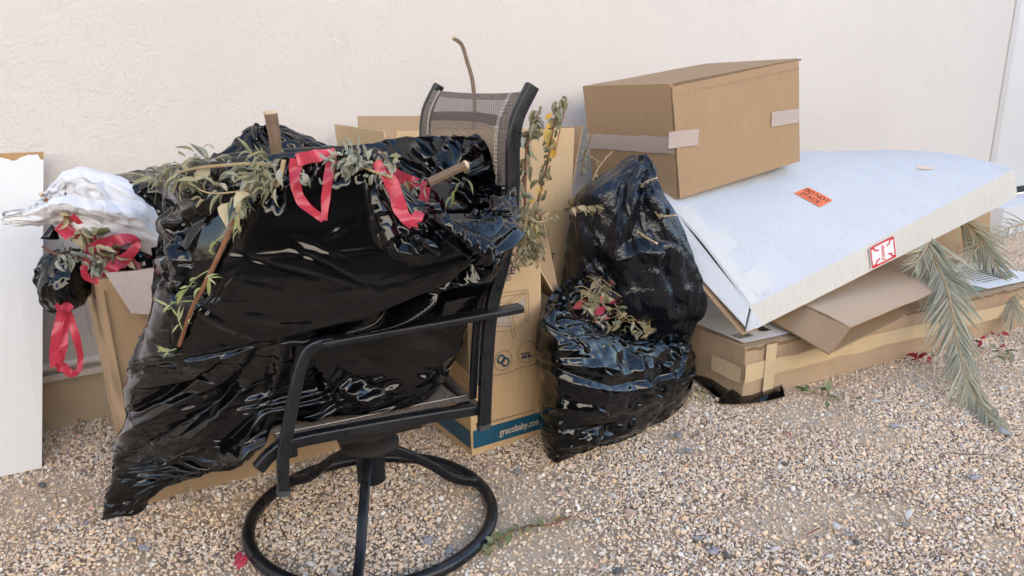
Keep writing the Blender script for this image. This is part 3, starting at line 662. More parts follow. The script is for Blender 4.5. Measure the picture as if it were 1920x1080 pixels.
cf = e0+V(-.050, -.034, -.045)
panel('corner_flap', [e0+V(.0, -.006, -.006), bot[0, 0]+V(.035, -.008, .012), bot[0, 0]+V(-.060, -.02, .012), cf], .005, m_white, WC, n=(4, 4), warp=.002)
panel('inner_panel', [bot[0, 0]+V(.02, -.004, .0), bot[0, 0]+V(-.068, -.012, .0), bot[10, 0]+V(-.10, 0, .0), bot[10, 0]+V(.02, 0, 0)], .005, m_kraft_d, WC, n=(4, 4), warp=.002)
def on_top(u, v, lift=.003):
    i = min(nu-1e-6, max(0, u*nu)); j = min(nv-1e-6, max(0, v*nv)); a, b = int(i), int(j); x, y = i-a, j-b
    p = (top[b, a]*(1-x)+top[b, a+1]*x)*(1-y)+(top[b+1, a]*(1-x)+top[b+1, a+1]*x)*y; return p+nn[b, a]*lift
def patch(name, uv4, mat, lift=.003, n=5):
    q = np.array(uv4, float); vs_ = []
    for j in range(n+1):
        for i in range(n+1):
            a, b = i/n, j/n; p = (q[0]*(1-a)+q[1]*a)*(1-b)+(q[3]*(1-a)+q[2]*a)*b; vs_.append(on_top(p[0], p[1], lift))
    return mesh(name, vs_, [(j*(n+1)+i, j*(n+1)+i+1, (j+1)*(n+1)+i+1, (j+1)*(n+1)+i) for j in range(n) for i in range(n)], mat, WC, smooth=True)
def find_uv(x, y):
    d = top.reshape(-1, 3)-C0; z = d@_F; q = (960+FPX*(d@_R)/z-x)**2+(540+FPX*(d@_D)/z-y)**2; k = int(np.argmin(q)); u0, v0 = (k % W1)/nu, (k//W1)/nv
    best = (1e9, u0, v0)
    for su in np.linspace(-.03, .03, 13):
        for sv in np.linspace(-.06, .06, 13):
            u, v = min(1, max(0, u0+su)), min(1, max(0, v0+sv)); d = on_top(u, v, 0)-C0; z = d@_F; e = (960+FPX*(d@_R)/z-x)**2+(540+FPX*(d@_D)/z-y)**2
            if e < best[0]: best = (e, u, v)
    return best[1], best[2]
patch('clear_tape', [(.004, .0), (.028, .0), (.05, .62), (.004, .62)], m_clear, .002, 8)
patch('clear_tape', [(.03, .02), (.085, .05), (.08, .16), (.03, .14)], m_clear, .0024)
patch('clear_tape', [(.03, .26), (.075, .28), (.07, .40), (.03, .38)], m_clear, .0024)
patch('paper_tape', [find_uv(1718, 318), find_uv(1750, 320), find_uv(1750, 314), find_uv(1719, 312)], plain('pink_tape', (.72, .55, .45), .6), .003, 2)
sq = [find_uv(1489, 363), find_uv(1536, 388), find_uv(1560, 377), find_uv(1514, 352)]
osk = patch('orange_sticker', sq, m_orange, .003)
so_ = [on_top(*p, .0036) for p in sq]; sp = Plane(so_[0], so_[1]-so_[0], so_[3]-so_[0]); sl = np.linalg.norm(so_[1]-so_[0]); sh = np.linalg.norm(so_[3]-so_[0])
class OnTop:
    n = V(0, 0, 1)
    def P(s, a, b, lift=0.):
        a, b = a/sl, b/sh; q = np.array(sq, float); p = (q[0]*(1-a)+q[1]*a)*(1-b)+(q[3]*(1-a)+q[2]*a)*b; return on_top(p[0], p[1], .0045)
text('lettering', 'DO NOT', OnTop(), sl*.5, sh*.55, sh*.42, m_black, osk, align='CENTER', squeeze=.60)
text('lettering', 'STACK', OnTop(), sl*.5, sh*.12, sh*.42, m_black, osk, align='CENTER', squeeze=.60)
def near(p, a, b, w_=10): return p
frp = Plane(top[0, 22]-V(0, .0050, 0), top[0, -1]-top[0, 0], top[0, 20]-bot[0, 20]); 
def _pxx(p): d = p-C0; return 960+FPX*(d@_R)/(d@_F)
_i0 = int(np.argmin([abs(_pxx(p)-1628) for p in top[0]])); _i1 = int(np.argmin([abs(_pxx(p)-1672) for p in top[0]]))
def _fuv(p): q = p-frp.o; return np.array([q@frp.u, q@frp.v])
k4 = [_fuv(top[0, _i0]*.08+bot[0, _i0]*.92), _fuv(top[0, _i1]*.08+bot[0, _i1]*.92), _fuv(top[0, _i1]*.9+bot[0, _i1]*.1), _fuv(top[0, _i0]*.9+bot[0, _i0]*.1)]
flb = decal('fragile_label', frp, [k4], m_label, WC, .004)
kc = sum(k4)/4
def kk(a, b): return (k4[0]*(1-a)+k4[1]*a)*(1-b)+(k4[3]*(1-a)+k4[2]*a)*b
bd = stroke_polys([kk(.04, .04), kk(.96, .04), kk(.96, .96), kk(.04, .96), kk(.04, .04)], .007)
for s in ([(.06, .08), (.22, .13), (.20, .22), (.36, .30)], [(.94, .08), (.80, .16), (.84, .24), (.68, .32)], [(.06, .92), (.2, .84), (.18, .76), (.34, .70)], [(.94, .92), (.78, .86), (.80, .78), (.66, .70)]): bd += stroke_polys([kk(*p) for p in s], .006)
decal('fragile_print', frp, bd, m_red, flb, .0055)
tdir = kk(.5, 0)-kk(.5, 1); text('lettering', 'FRAGILE', frp, *(kc-V(.009, 0)), .027, m_red, flb, rot=math.atan2(tdir[1], tdir[0]), align='CENTER', squeeze=.56, lift=.0058, bold=.0006)

# the carton on top
UC = empty('taped_carton', (2.35, 2.1, .65), 'clean brown carton with pale tape tilted on top of the white cardboard', 'cardboard box')
uo = gy(1270, 373, 1.90); ux = V(.706, 0, .096); uz = V(-.072, 0, .404); uy = V(0, .46, -.01)
cs = [uo, uo+ux, uo+ux+uy, uo+uy, uo+uz, uo+ux+uz, uo+ux+uy+uz, uo+uy+uz]
m_clean = cardboard('clean_kraft', (.40, .265, .155), .05, .06); box('carton_body', cs, m_clean, UC, n=(14, 10, 10), warp=.003)
ins = V(0, -.0075, 0)
uflap = panel('end_flap', [uo+ins+ux*.004+uz*.004, uo+ins+ux*.992+uz*.004, uo+ins+ux*.992+uz*.985, uo+ins+ux*.004+uz*.975], .005, m_clean, UC, n=(10, 8), warp=.0025)
uf = Plane(uo+V(0, -.0125, 0), ux, uz)
decal('flap_gap', Plane(uo+V(0, -.0062, 0), ux, uz), [[(.006, .400), (.71, .400), (.71, .4075), (.006, .411)], [(-.002, .01), (.004, .01), (.004, .40), (-.002, .40)]], m_edge, UC, .001)
decal('crease', Plane(uo+V(0, -.0125, 0), ux, uz), rough_strip(None, .01, .69, .372, .3735, 30, .0012, 8), m_kraft_d, uflap, .0012)
tapestrip('tape', uf, [(1253, 263), (1309, 257)], .058, m_tape, uflap, .002); tapestrip('tape', uf, [(1446, 224), (1497, 217)], .056, m_tape, uflap, .002)
us = Plane(uo+uy+V(-.004, 0, 0), -uy, uz)
decal('tape', us, rough_strip(us, .0, .472, .165, .226, 14, .0012, 3), m_tape, UC, .002)

# black liner under the flat carton
BL = empty('plastic_sheet', (1.97, 1.46, 0), 'scrap of black plastic sheet trapped under the corner of the low carton', 'plastic sheet')
# ------------------------------------------------------------------ bags
from mathutils.bvhtree import BVHTree
def film(name, c=(.0022, .0022, .0026), rough=.08, emboss=0.):
    m = Mat(name, rough, .5); m.b.inputs['IOR'].default_value = 1.5; m.color(m.mix(m.ramp(m.noise(5, 5, .65, dist=.8), [(.58, 0), (.75, 1)]), c, tuple(x+.004 for x in c)))
    m.rough(m.ramp(m.noise(9, 5, .65), [(.3, rough*.7), (.6, rough), (.8, rough*2.6)]))
    a = None if not emboss else m.bump(m.ramp(m.noise(20, 4, .55, stretch=(1, 1, 2.2), dist=1.4), [(.30, 0), (.47, .8), (.5, 1), (.53, .8), (.7, 0)]), .05, .004)
    if emboss:
        v = m.n.new('ShaderNodeTexVoronoi'); v.inputs['Scale'].default_value = 150; m.link(m.vec, v.inputs['Vector']); m.bump(v.outputs['Distance'], emboss, .004, a)
    return m.m
black = film('black_film')
black_emb = film('embossed_black_film', (.006, .007, .011), .26, .28)
m_white_film = Mat('white_film', .35, .4); m_white_film.color((.80, .80, .83)); m_white_film.b.inputs['Subsurface Weight'].default_value = .25; m_white_film.b.inputs['Subsurface Radius'].default_value = (.02, .02, .02)
m_white_film.bump(m_white_film.noise(26, 4, .6, dist=1), .2, .006); _t = m_white_film.n.new('ShaderNodeBsdfTranslucent'); _t.inputs[0].default_value = (.85, .86, .92, 1); _x = m_white_film.n.new('ShaderNodeMixShader'); _x.inputs[0].default_value = .12; m_white_film.link(m_white_film.b.outputs[0], _x.inputs[1]); m_white_film.link(_t.outputs[0], _x.inputs[2]); m_white_film.link(_x.outputs[0], m_white_film.n['Material Output'].inputs['Surface'])
m_white_film = m_white_film.m
m_ribbon = Mat('red_drawstring_film', .22, .5); m_ribbon.color(m_ribbon.mix(m_ribbon.noise(18, 3), (.55, .025, .06), (.72, .10, .15))); m_ribbon.b.inputs['Subsurface Weight'].default_value = .0
m_ribbon.bump(m_ribbon.noise(45, 3, .6, dist=1), .25, .005); _t = m_ribbon.n.new('ShaderNodeBsdfTranslucent'); _t.inputs[0].default_value = (.75, .06, .12, 1); _x = m_ribbon.n.new('ShaderNodeMixShader'); _x.inputs[0].default_value = .3; m_ribbon.link(m_ribbon.b.outputs[0], _x.inputs[1]); m_ribbon.link(_t.outputs[0], _x.inputs[2]); m_ribbon.link(_x.outputs[0], m_ribbon.n['Material Output'].inputs['Surface'])
m_ribbon = m_ribbon.m
def bvh_of(o):
    off = Vector(parent_loc(o)); return BVHTree.FromPolygons([v.co+off for v in o.data.vertices], [tuple(p.vertices) for p in o.data.polygons])
def hit(bvh, x, y, lift=.004, fallback=None):
    d = Vector(ray(x, y)).normalized(); h = bvh.ray_cast(Vector(C0), d)
    if h[0] is None: return fallback if fallback is not None else None
    n = h[1] if h[1].dot(d) < 0 else -h[1]
    return np.array(h[0]+n*lift)
def ribbon(name, pts, wd, mat, parent, n=26, wob=.006, seed=1, view=None):
    """a flat strap through 3D pts; its width lies across the path, seen from the yard"""
    P = spline(np.array(pts, float), n); T = np.gradient(P, axis=0); r = np.random.default_rng(seed); vs_ = []
    W_ = np.interp(np.linspace(0, 1, n), np.linspace(0, 1, len(np.atleast_1d(wd))), np.atleast_1d(wd)) if np.ndim(wd) else np.full(n, wd)
    ph = r.random()*6
    for i in range(n):
        t = T[i]/np.linalg.norm(T[i]); d = P[i]-C0; d = d/np.linalg.norm(d); s = np.cross(t, d); s /= np.linalg.norm(s)+1e-9
        a = .5*sin(i*.55+ph); s = s*cos(a)+d*sin(a)
        for k in (-.5, 0, .5): vs_.append(P[i]+s*W_[i]*k-d*(wob*(1-4*k*k)*sin(i*.8+ph)))
    f = [(i*3+k, i*3+k+1, (i+1)*3+k+1, (i+1)*3+k) for i in range(n-1) for k in (0, 1)]
    return mesh(name, vs_, f, mat, parent, smooth=True)
CO = V(.665, 1.54, 0); CF = V(cos(radians(170)), sin(radians(170)), 0); CS = V(cos(radians(260)), sin(radians(260)), 0)
def cw(a, b, z): return CO+CF*a+CS*b+V(0, 0, z)
def rim_ring(F, Bk, p0, n, kf, kb, dy=0, inset=1., m=48):
    F, Bk = np.array(F, float), np.array(Bk, float); xa, xb = F[0, 0], F[-1, 0]; out = []
    for t in np.arange(m)*2*pi/m:
        x = (xa+xb)/2+(xb-xa)/2*inset*math.copysign(abs(cos(t))**.8, cos(t)); s = math.copysign(abs(sin(t))**.8, sin(t)); pl = F if s >= 0 else Bk
        out.append(gp(x, np.interp(x, pl[:, 0], pl[:, 1])+dy, p0+n*(kf*s if s > 0 else (kb(x) if callable(kb) else kb)*s), n))
    return np.array(out)
def vplane(A, Bq):
    e = Bq-A; e = e/np.linalg.norm(e); n = V(-e[1], e[0], 0); return A, (n if n[1] < 0 else -n)
MBP0, MBN = vplane(cw(-.2, .2, 0), cw(.55, -.15, 0))
def main_bag(parent):
    q0, qn = vplane(cw(-.2, .14, 0), cw(.55, -.15, 0))
    low = [(191,972,196,972,.006,.004),(195,952,262,954,.02,.01),(202,922,300,914,.03,.012),(208,890,352,892,.045,.02),(210,860,452,862,.06,.03),
            (213,832,545,832,.08,.06),(221,800,660,812,.13,.10),(229,775,735,778,.16,.15),(237,748,790,744,.17,.2),(233,712,836,694,.175,.22),(238,682,858,648,.175,.24)]
    up = [(240,655,878,604,.19,.24),(252,622,894,562,.245,.25),(268,588,914,526,.25,.26),(282,546,938,490,.27,.27),(285,500,956,455,.275,.27),(293,450,966,420,.275,.27),(300,396,970,380,.27,.26)]
    p0, n = MBP0, MBN
    rings = [ring_px(*r, q0, qn, sq=.6) for r in low]+[ring_px(*r, p0, n, sq=.55) for r in up]
    F = [(300,352),(340,322),(400,306),(450,304),(545,296),(620,291),(690,292),(720,318),(770,370),(820,398),(880,404),(940,385),(969,345)]
    Bk = [(300,350),(350,318),(420,296),(500,285),(600,282),(700,275),(740,266),(800,263),(900,263),(940,280),(969,340)]
    kb = lambda x: float(np.interp(x, [300, 640, 760, 960], [.24, .24, .20, .06]))
    rings.append(rim_ring(F, Bk, p0, n, .262, kb)); rings.append(rim_ring(F, Bk, p0, n, .235, lambda x: kb(x)*.9, 5, .975))
    top = rim_ring(F, Bk, p0, n, .21, lambda x: kb(x)*.82, 10, .95); cen = top.mean(0)
    for k, dz in ((.88, -.05), (.62, -.12), (.3, -.15), (.03, -.16)):
        q = cen+(top-cen)*k; q[:, 2] += dz-(1-k)*.02; rings.append(q)
    G = rings_to_grid(rings, 560, 860, .74)
    X = G
    S = [([(420,684),(560,655),(700,622),(860,552),(930,488)], -.05, 11), ([(560,668),(720,630),(880,560),(935,500)], .022, 7),
         ([(300,430),(360,400),(470,335)], .02, 8), ([(300,372),(340,420),(290,470)], -.018, 8), ([(310,455),(345,500),(320,545)], .012, 7), ([(276,530),(330,560),(400,548)], -.014, 8),
         ([(690,300),(705,380),(745,470),(800,480)], .014, 6), ([(795,385),(840,430),(905,482)], .030, 7), ([(905,482),(940,455),(968,420)], .030, 7), ([(770,435),(790,455),(803,470)], .028, 6), ([(803,470),(800,430),(790,410)], .02, 6),
         ([(420,530),(560,556),(760,540),(880,500)], .0006, 5)]
    S += fan((545, 640), [(240,690),(232,735),(225,780),(216,830),(214,880),(300,880),(380,866),(450,850)], .016, 5, 5, 14)
    S += fan((660, 765), [(330,862),(300,905),(260,930),(420,850),(500,830)], .018, 5, 6, 8)
    S += fan((575, 655), [(640,795),(700,765),(745,745),(790,725),(830,700),(855,665),(860,635)], .013, 5, 7, 12)
    S += fan((840, 345), [(735,285),(770,268),(800,266),(835,268),(870,268),(905,270),(935,285),(955,300),(966,325),(968,350),(968,375),(960,400),(930,405),(895,405)], .020, 4.5, 8, 8)
    S += fan((350, 500), [(285,470),(283,490),(283,515),(290,540),(310,560),(300,430),(330,400)], .010, 5, 9, 6)
    for x in range(470, 720, 14): S += fan((x, 293), [(x+(x*7 % 23)-11, 330+(x*13 % 60))], .010*(1 if x % 28 else -1), 4, x, 5)
    S += fan((900, 560), [(700,610),(760,590),(820,560),(860,520),(930,470)], .014, 5, 10, 10)
    S += [([(540,462),(620,500),(705,548)], -.0012, 2.5), ([(545,443),(600,466),(665,494)], -.001, 2.5), ([(600,512),(680,535),(740,560)], .0008, 3), ([(430,470),(520,500),(600,520)], -.001, 3), ([(760,505),(830,490),(900,470)], -.0015, 4), ([(700,400),(708,440),(719,464)], .004, 4), ([(440,590),(520,600),(620,596)], .003, 4), ([(330,560),(420,610),(500,640)], .004, 4)]
    X = strokes(X, S)
    X = facets(X, [(((800,396),-.008), ((905,483),.034), ((966,424),.004)), (((800,396),-.008), ((966,424),.004), ((958,396),-.012)), (((766,432),-.004), ((804,471),.024), ((786,426),-.010)), (((786,426),-.010), ((804,471),.024), ((850,440),0)),
                   (((702,372),0), ((719,464),.012), ((768,430),0)), (((690,330),0), ((702,400),.014), ((735,400),0)), (((330,350),-.006), ((390,420),.014), ((440,330),-.006)), (((305,430),0), ((360,470),.014), ((390,400),-.006)),
                   (((295,500),0), ((340,540),.012), ((365,490),-.006))])
    def low_(px, py, fr): return np.clip((py-610)/70, .03, 1)*np.clip((px-215)/70, .25, 1)
    def left_(px, py, fr): return np.clip((400-px)/90, 0, 1)*(py < 700)
    def rt_(px, py, fr): return 1.*(py < 420)*np.clip((px-690)/60, 0, 1)
    X = pleats(X, 5, .055, .016, -.22, .45, low_, 5.); X = pleats(X, 6, .030, .007, -.30, .5, low_, 4.); X = pleats(X, 7, .05, .011, .9, .5, left_, 2.); X = pleats(X, 8, .03, .010, 1.2, .6, rt_, 2.5); X = pleats(X, 9, .16, .008, .45, .4, lambda px, py, fr: np.clip((400-px)/80, 0, 1)*(py < 640)+.0, 4.)
    def body(px, py, fr): return .10+.9*np.clip((py-600)/70, 0, 1)+.3*np.clip((360-px)/90, 0, 1)
    def top_(px, py, fr): return 1.2*((py < 430) & (px > 700))+.4*(py < 350)+1.3*(px < 350)*(py < 640)
    X = creases(X, 60, 11, (.12, .5), (lambda v, u: -.25, .2), (.0022, .007), (.002, .008), body)
    X = creases(X, 150, 12, (.03, .16), (lambda v, u: -.2, .5), (.0014, .0045), (.0010, .0045), body)
    X = creases(X, 240, 13, (.03, .14), (1.3, .8), (.0016, .005), (.0015, .006), top_)
    X = creases(X, 110, 14, (.04, .22), (0, 1.2), (.0015, .005), (.0004, .0018))
    A = (X-CO)@CF; Bc = (X-CO)@CS; Z = X[..., 2]
    # it lies on the seat, against the mesh back, inside the arm and its front support
    zmin = np.interp(A, [-.3, .19, .235, .285, .30], [.380, .380, .37, .25, .006]); X[..., 2] = np.maximum(Z, zmin)
    amin = np.interp(Z, [.34, .47, .585, .67, .76, .84, .906, .965, 1.03], [-.165, -.17, -.182, -.206, -.225, -.23, -.23, -.236, -.26])
    X += CF*(np.where((Bc < .262), np.maximum(amin-A, 0), 0))[..., None]
    k_ = np.clip((A+.10)/.2, 0, 1); lim = np.interp(Z, [.30, .555, .585, .64], [.236, .236, .325, .6])*k_+np.interp(Z, [.30, .555, .60, .66, .70], [.236, .236, .262, .30, .6])*(1-k_); lim = lim+np.clip((A-.20)/.08, 0, 1)*.35
    X += CS*(np.where(A < .26, np.minimum(lim-Bc, 0), 0)*.97)[..., None]
    return grid_obj('film', X, black, parent, close_bottom=True)
MB = empty('rubbish_bag', (.5, 1.55, .38), 'huge glossy black drawstring bag slumped across the patio chair and hanging to the gravel', 'rubbish bag')
mb_film = main_bag(MB); MBV = bvh_of(mb_film)
def onbag(x, y, lift=.01):
    h = hit(MBV, x, y, lift)
    return h if h is not None else gp(x, y, MBP0+MBN*.18, MBN)
def strap(pts, wd, parent, bvhf, seed, n=30, lift=None):
    px_ = spline(np.array(pts, float), n); t_ = np.array([np.linalg.norm(bvhf(x, y, 0.)-C0) for x, y in px_])
    for _ in range(14): e_ = np.r_[t_[0], t_, t_[-1]]; t_ = np.minimum(t_+.004, (e_[:-2]+2*e_[1:-1]+e_[2:])/4)
    return ribbon('drawstring', [C0+ray(x, y)/np.linalg.norm(ray(x, y))*(q-.010) for (x, y), q in zip(px_, t_)], wd, m_ribbon, parent, n, .003, seed)
strap([(628, 287), (590, 293), (556, 300)], (.017, .022, .022), MB, onbag, 1, 14)
strap([(556, 298), (553, 335), (566, 378), (607, 412)], (.024, .019, .018, .012), MB, onbag, 2, 22, [.008, .008, .010, .012])
strap([(607, 413), (612, 360), (618, 320), (622, 288)], (.012, .016, .018, .02), MB, onbag, 3, 20, [.012, .008, .008, .008])
strap([(704, 303), (735, 345), (752, 395), (774, 424)], (.016, .025, .026, .016), MB, onbag, 4, 22, [.008, .009, .012, .016])
strap([(774, 424), (790, 390), (799, 350)], (.02, .02, .022), MB, onbag, 5, 14, [.016, .012, .012])
strap([(799, 350), (765, 338), (722, 318)], (.022, .026, .024), MB, onbag, 6, 14, [.012, .01, .01])
# ------------------------------------------------------------------ swivel patio chair
m_coat = Mat('black_powder_coat', .32, .5); _d = m_coat.noise(11, 5, .65); m_coat.color(m_coat.mix(m_coat.ramp(_d, [(.45, 0), (.85, .8)]), (.006, .007, .010), (.022, .021, .021)))
m_coat.rough(m_coat.ramp(m_coat.noise(30, 4, .6), [(.35, .25), (.7, .5)])); m_coat.bump(m_coat.noise(180, 3), .12, .002); m_coat = m_coat.m
m_rust = plain('rusty_steel', (.022, .018, .016), .7, .4, .4, 30, .3); m_rustspot = plain('rust', (.20, .07, .02), .9)
m_cap = plain('grey_end_cap', (.05, .052, .056), .5)
def sling(name, hole):
    m = Mat(name, .75, .25); uv = m.tc.outputs['UV']; sp_ = m.n.new('ShaderNodeSeparateXYZ'); m.link(uv, sp_.inputs[0])
    wav = lambda s, f: m.math('SINE', m.math('MULTIPLY', s, f)); a, b = wav(sp_.outputs[0], 2*pi/.0100), wav(sp_.outputs[1], 2*pi/.0084)
    cross = m.math('MULTIPLY', a, b); n = m.noise(190, 3, .75, vec=uv)
    m.color(m.mix(m.ramp(n, [(.35, 0), (.65, 1)]), (.075, .058, .046), (.32, .26, .215))); m.bump(cross, .5, .002)
    if hole:
        tr = m.n.new('ShaderNodeBsdfTransparent'); mx = m.n.new('ShaderNodeMixShader'); out = m.n['Material Output']
        fac = m.ramp(m.math('ADD', cross, m.math('MULTIPLY', n, .5)), [(hole, 0), (hole+.12, .95)])
        m.link(fac, mx.inputs[0]); m.link(m.b.outputs[0], mx.inputs[1]); m.link(tr.outputs[0], mx.inputs[2]); m.link(mx.outputs[0], out.inputs['Surface'])
    return m.m
m_sling = sling('woven_sling', .50); m_hem = sling('woven_hem', 0)
m_thread = plain('pale_thread', (.5, .45, .40), .9)
CH = empty('swivel_chair', CO, 'black metal swivel patio chair with brown mesh sling, holding the huge black bag', 'patio chair')
prof = np.array([(-.183, .325), (-.19, .47), (-.202, .585), (-.226, .672), (-.245, .758), (-.25, .843), (-.25, .906), (-.259, .965), (-.292, 1.026)])
ps = spline(prof, 40)
for sgn in (1, -1):
    b = .268*sgn
    bpo = tube('back_post', [cw(a, b, z) for a, z in ps], 1, m_coat, CH, seg=16, sect=(.027, .020), up=CS)
    tube('post_cap', [cw(-.183, b, .322), cw(-.182, b, .334)], 1, m_cap, bpo, seg=14, sect=(.029, .022), up=CS)
    tube('sling_rail', [cw(a+.018, .245*sgn, z) for a, z in ps[2:17]], 1, m_coat, CH, seg=10, sect=(.015, .013), up=CS)
    tube('seat_rail', spline([cw(-.178, .25*sgn, .362), cw(0, .25*sgn, .366), (cw(.2, .25*sgn, .366)), cw(.245, .25*sgn, .352), cw(.275, .25*sgn, .325)], 20), 1, m_coat, CH, seg=16, sect=(.024, .024))
    tube('armrest', spline([cw(-.255, .295*sgn, .588), cw(-.1, .295*sgn, .581), cw(.05, .297*sgn, .576), cw(.15, .297*sgn, .572)], 18), 1, m_coat, CH, seg=16, sect=(.036, .015))
    asu = tube('arm_support', spline([cw(.13, .297*sgn, .572), cw(.17, .297*sgn, .566), cw(.192, .296*sgn, .525), cw(.214, .295*sgn, .44), cw(.233, .294*sgn, .36), cw(.238, .293*sgn, .287)], 26), 1, m_coat, CH, seg=16, sect=(.022, .022), up=CS)
    tube('arm_cap', [cw(.238, .293*sgn, .284), cw(.2375, .293*sgn, .294)], 1, m_cap, asu, seg=12, sect=(.024, .024), up=CS)
tube('spreader_bar', spline([cw(-.262, -.255, .95), cw(-.285, 0, .957), cw(-.262, .255, .95)], 16), 1, m_rust, CH, seg=10, sect=(.018, .022))
tube('cross_bar', [cw(-.165, -.25, .362), cw(-.165, .25, .362)], 1, m_coat, CH, seg=12, sect=(.034, .026))
tube('cross_bar', [cw(.215, -.25, .345), cw(.215, .25, .345)], 1, m_coat, CH, seg=12, sect=(.030, .026))
def surf(name, prof2, b0, b1, mat, sag, nb=14, dz=0., parent=CH):
    P = []; UVs = []; s = np.r_[0, np.cumsum(np.linalg.norm(np.diff(prof2, axis=0), axis=1))]
    T = np.gradient(prof2, axis=0); T /= np.linalg.norm(T, axis=1)[:, None]
    for i, (a, z) in enumerate(prof2):
        for j in range(nb+1):
            b = b0+(b1-b0)*j/nb; q = sag*(1-(b/.25)**2)+dz; P.append(cw(a+T[i, 1]*(-q), b, z+T[i, 0]*q)); UVs.append((b, s[i]))
    f = [(i*(nb+1)+j, i*(nb+1)+j+1, (i+1)*(nb+1)+j+1, (i+1)*(nb+1)+j) for i in range(len(prof2)-1) for j in range(nb)]
    return mesh(name, P, f, mat, parent, smooth=True, uv=UVs)
bp = ps[3:]+np.array([.010, 0]); bp = bp[:-1]
bsl = surf('back_sling', bp, -.258, .258, m_sling, .010)
for b0, b1 in ((-.259, -.212), (.212, .259)): surf('sling_hem', bp, b0, b1, m_hem, .010, 4, dz=-.0012, parent=bsl)
surf('sling_hem', bp[-2:], -.212, .212, m_hem, .010, 10, dz=-.0012, parent=bsl)
for b in (.207, .215, -.207, -.215): tube('stitching', [cw(a+.0022, b, z) for a, z in bp[14:]], .0009, m_thread, bsl, seg=4)
stp = np.stack([np.linspace(-.165, .235, 16), .374+.004*np.cos(np.linspace(0, pi, 16))], 1)
ssl = surf('seat_sling', stp, -.238, .238, sling('seat_weave', 0), -.012, 12); surf('sling_hem', stp, .214, .238, m_hem, -.012, 3, dz=.0014, parent=ssl)
tube('stitching', [cw(a, .213, z+.0015) for a, z in stp], .0009, m_thread, ssl, seg=4)
box('swivel_bracket', [cw(-.10, .10, .268), cw(.09, .10, .262), cw(.09, -.10, .262), cw(-.10, -.10, .268), cw(-.13, .11, .348), cw(.12, .11, .345), cw(.12, -.11, .345), cw(-.13, -.11, .348)], m_rust, CH, n=(4, 4, 2), warp=.002)
for b in (.19, -.19): tube('seat_brace', [cw(-.16, b*.6, .335), cw(.21, b*.6, .33)], 1, m_coat, CH, seg=8, sect=(.03, .02))
def lathe(name, pr, mat, parent, c=CO, seg=32):
    vs_ = [c+V(r*cos(2*pi*k/seg), r*sin(2*pi*k/seg), z) for r, z in pr for k in range(seg)]
    f = [(i*seg+k, i*seg+(k+1) % seg, (i+1)*seg+(k+1) % seg, (i+1)*seg+k) for i in range(len(pr)-1) for k in range(seg)]
    return sharp(mesh(name, vs_, f, mat, parent, smooth=True), 35)
cc = cw(0, 0, 0)
swp = lathe('swivel_plate', [(.001, .262), (.035, .262), (.04, .225), (.066, .214), (.070, .208), (.068, .200), (.03, .196), (.001, .196)], m_rust, CH, cc)
lathe('rust_spot', [(.001, .3), (.009, .3), (.009, .302), (.001, .303)], m_rustspot, swp, cw(.03, .107, 0), 10)
lathe('pedestal', [(.001, .198), (.034, .198), (.034, .11), (.028, .105), (.001, .105)], m_coat, CH, cc)
ringp = [cc+V(.29*cos(t), .29*sin(t), .0165) for t in np.linspace(0, 2*pi, 73)]
v, f = tube_geo(ringp, .0150, seg=14, cap=False); o = mesh('base_ring', v, f, m_coat, CH, smooth=True)
for ang in (radians(-4), radians(112), radians(238)):
    d = V(cos(ang), sin(ang), 0)
    tube('base_leg', spline([cc+d*.02+V(0, 0, .182), cc+d*.06+V(0, 0, .172), cc+d*.14+V(0, 0, .118), cc+d*.21+V(0, 0, .055), cc+d*.258+V(0, 0, .03), cc+d*.288+V(0, 0, .02)], 20), 1, m_coat, CH, seg=14, sect=(.022, .022))
# ------------------------------------------------------------------ the other bags
def simple_bag(name, rings, R, Cc, mat, parent, seed, eps=(.02, .03), creq=(), amp=.02, lv=(16, 8), floor=.004, extra=None, st=None, cb=True, ct=True, fr=.7, pl=()):
    G = rings_to_grid(rings, R, Cc, fr)
    X = crumple(G, eps[0], eps[1], -amp*.6, amp, seed, noise=amp*.55, nscale=7., iters=(50, 40), levels=lv)
    if st: X = strokes(X, st)
    for c in pl: X = pleats(X, *c)
    for i, c in enumerate(creq): X = creases(X, seed=seed*10+i, **c)
    X[..., 2] = np.maximum(X[..., 2], floor)
    if extra is not None: X = extra(X)
    return grid_obj(name, X, mat, parent, close_bottom=cb, close_top=ct)
# open bag of dried leaves, front right
OP = V(1.203, 1.53, 0); on_ = V(.17, -.98, 0); on_ /= np.linalg.norm(on_)
OB = empty('leaf_bag', (1.5, 1.62, 0), 'open black bag full of dried leaves standing on the gravel beside the playard carton', 'rubbish bag')
rows = [(1034,876,1062,874,.01,.02),(1020,856,1108,846,.03,.10),(1013,830,1180,815,.06,.15),(1011,800,1238,785,.09,.19),(1012,770,1274,752,.11,.2),(1012,735,1294,718,.12,.21),(1012,705,1300,688,.115,.21),(1011,672,1300,660,.08,.2),(1012,640,1293,645,.04,.19)]
rings = [ring_px(*r, OP, on_, sq=.85) for r in rows]
F = [(1014,606),(1040,606),(1080,606),(1120,625),(1160,650),(1200,664),(1245,662),(1286,628)]
Bk = [(1014,604),(1030,565),(1055,538),(1080,528),(1130,536),(1190,548),(1240,585),(1286,626)]
rings.append(rim_ring(F, Bk, OP, on_, .01, .18)); rings.append(rim_ring(F, Bk, OP, on_, -.005, .165, 3, .95))
top = rim_ring(F, Bk, OP, on_, -.015, .15, 6, .9); cen = top.mean(0)
for k, dz in ((.85, -.02), (.5, -.05), (.03, -.06)):
    q = cen+(top-cen)*k; q[:, 2] += dz; rings.append(q)
def lowm(px, py, fr): return .4+.8*np.clip((py-640)/60, 0, 1)
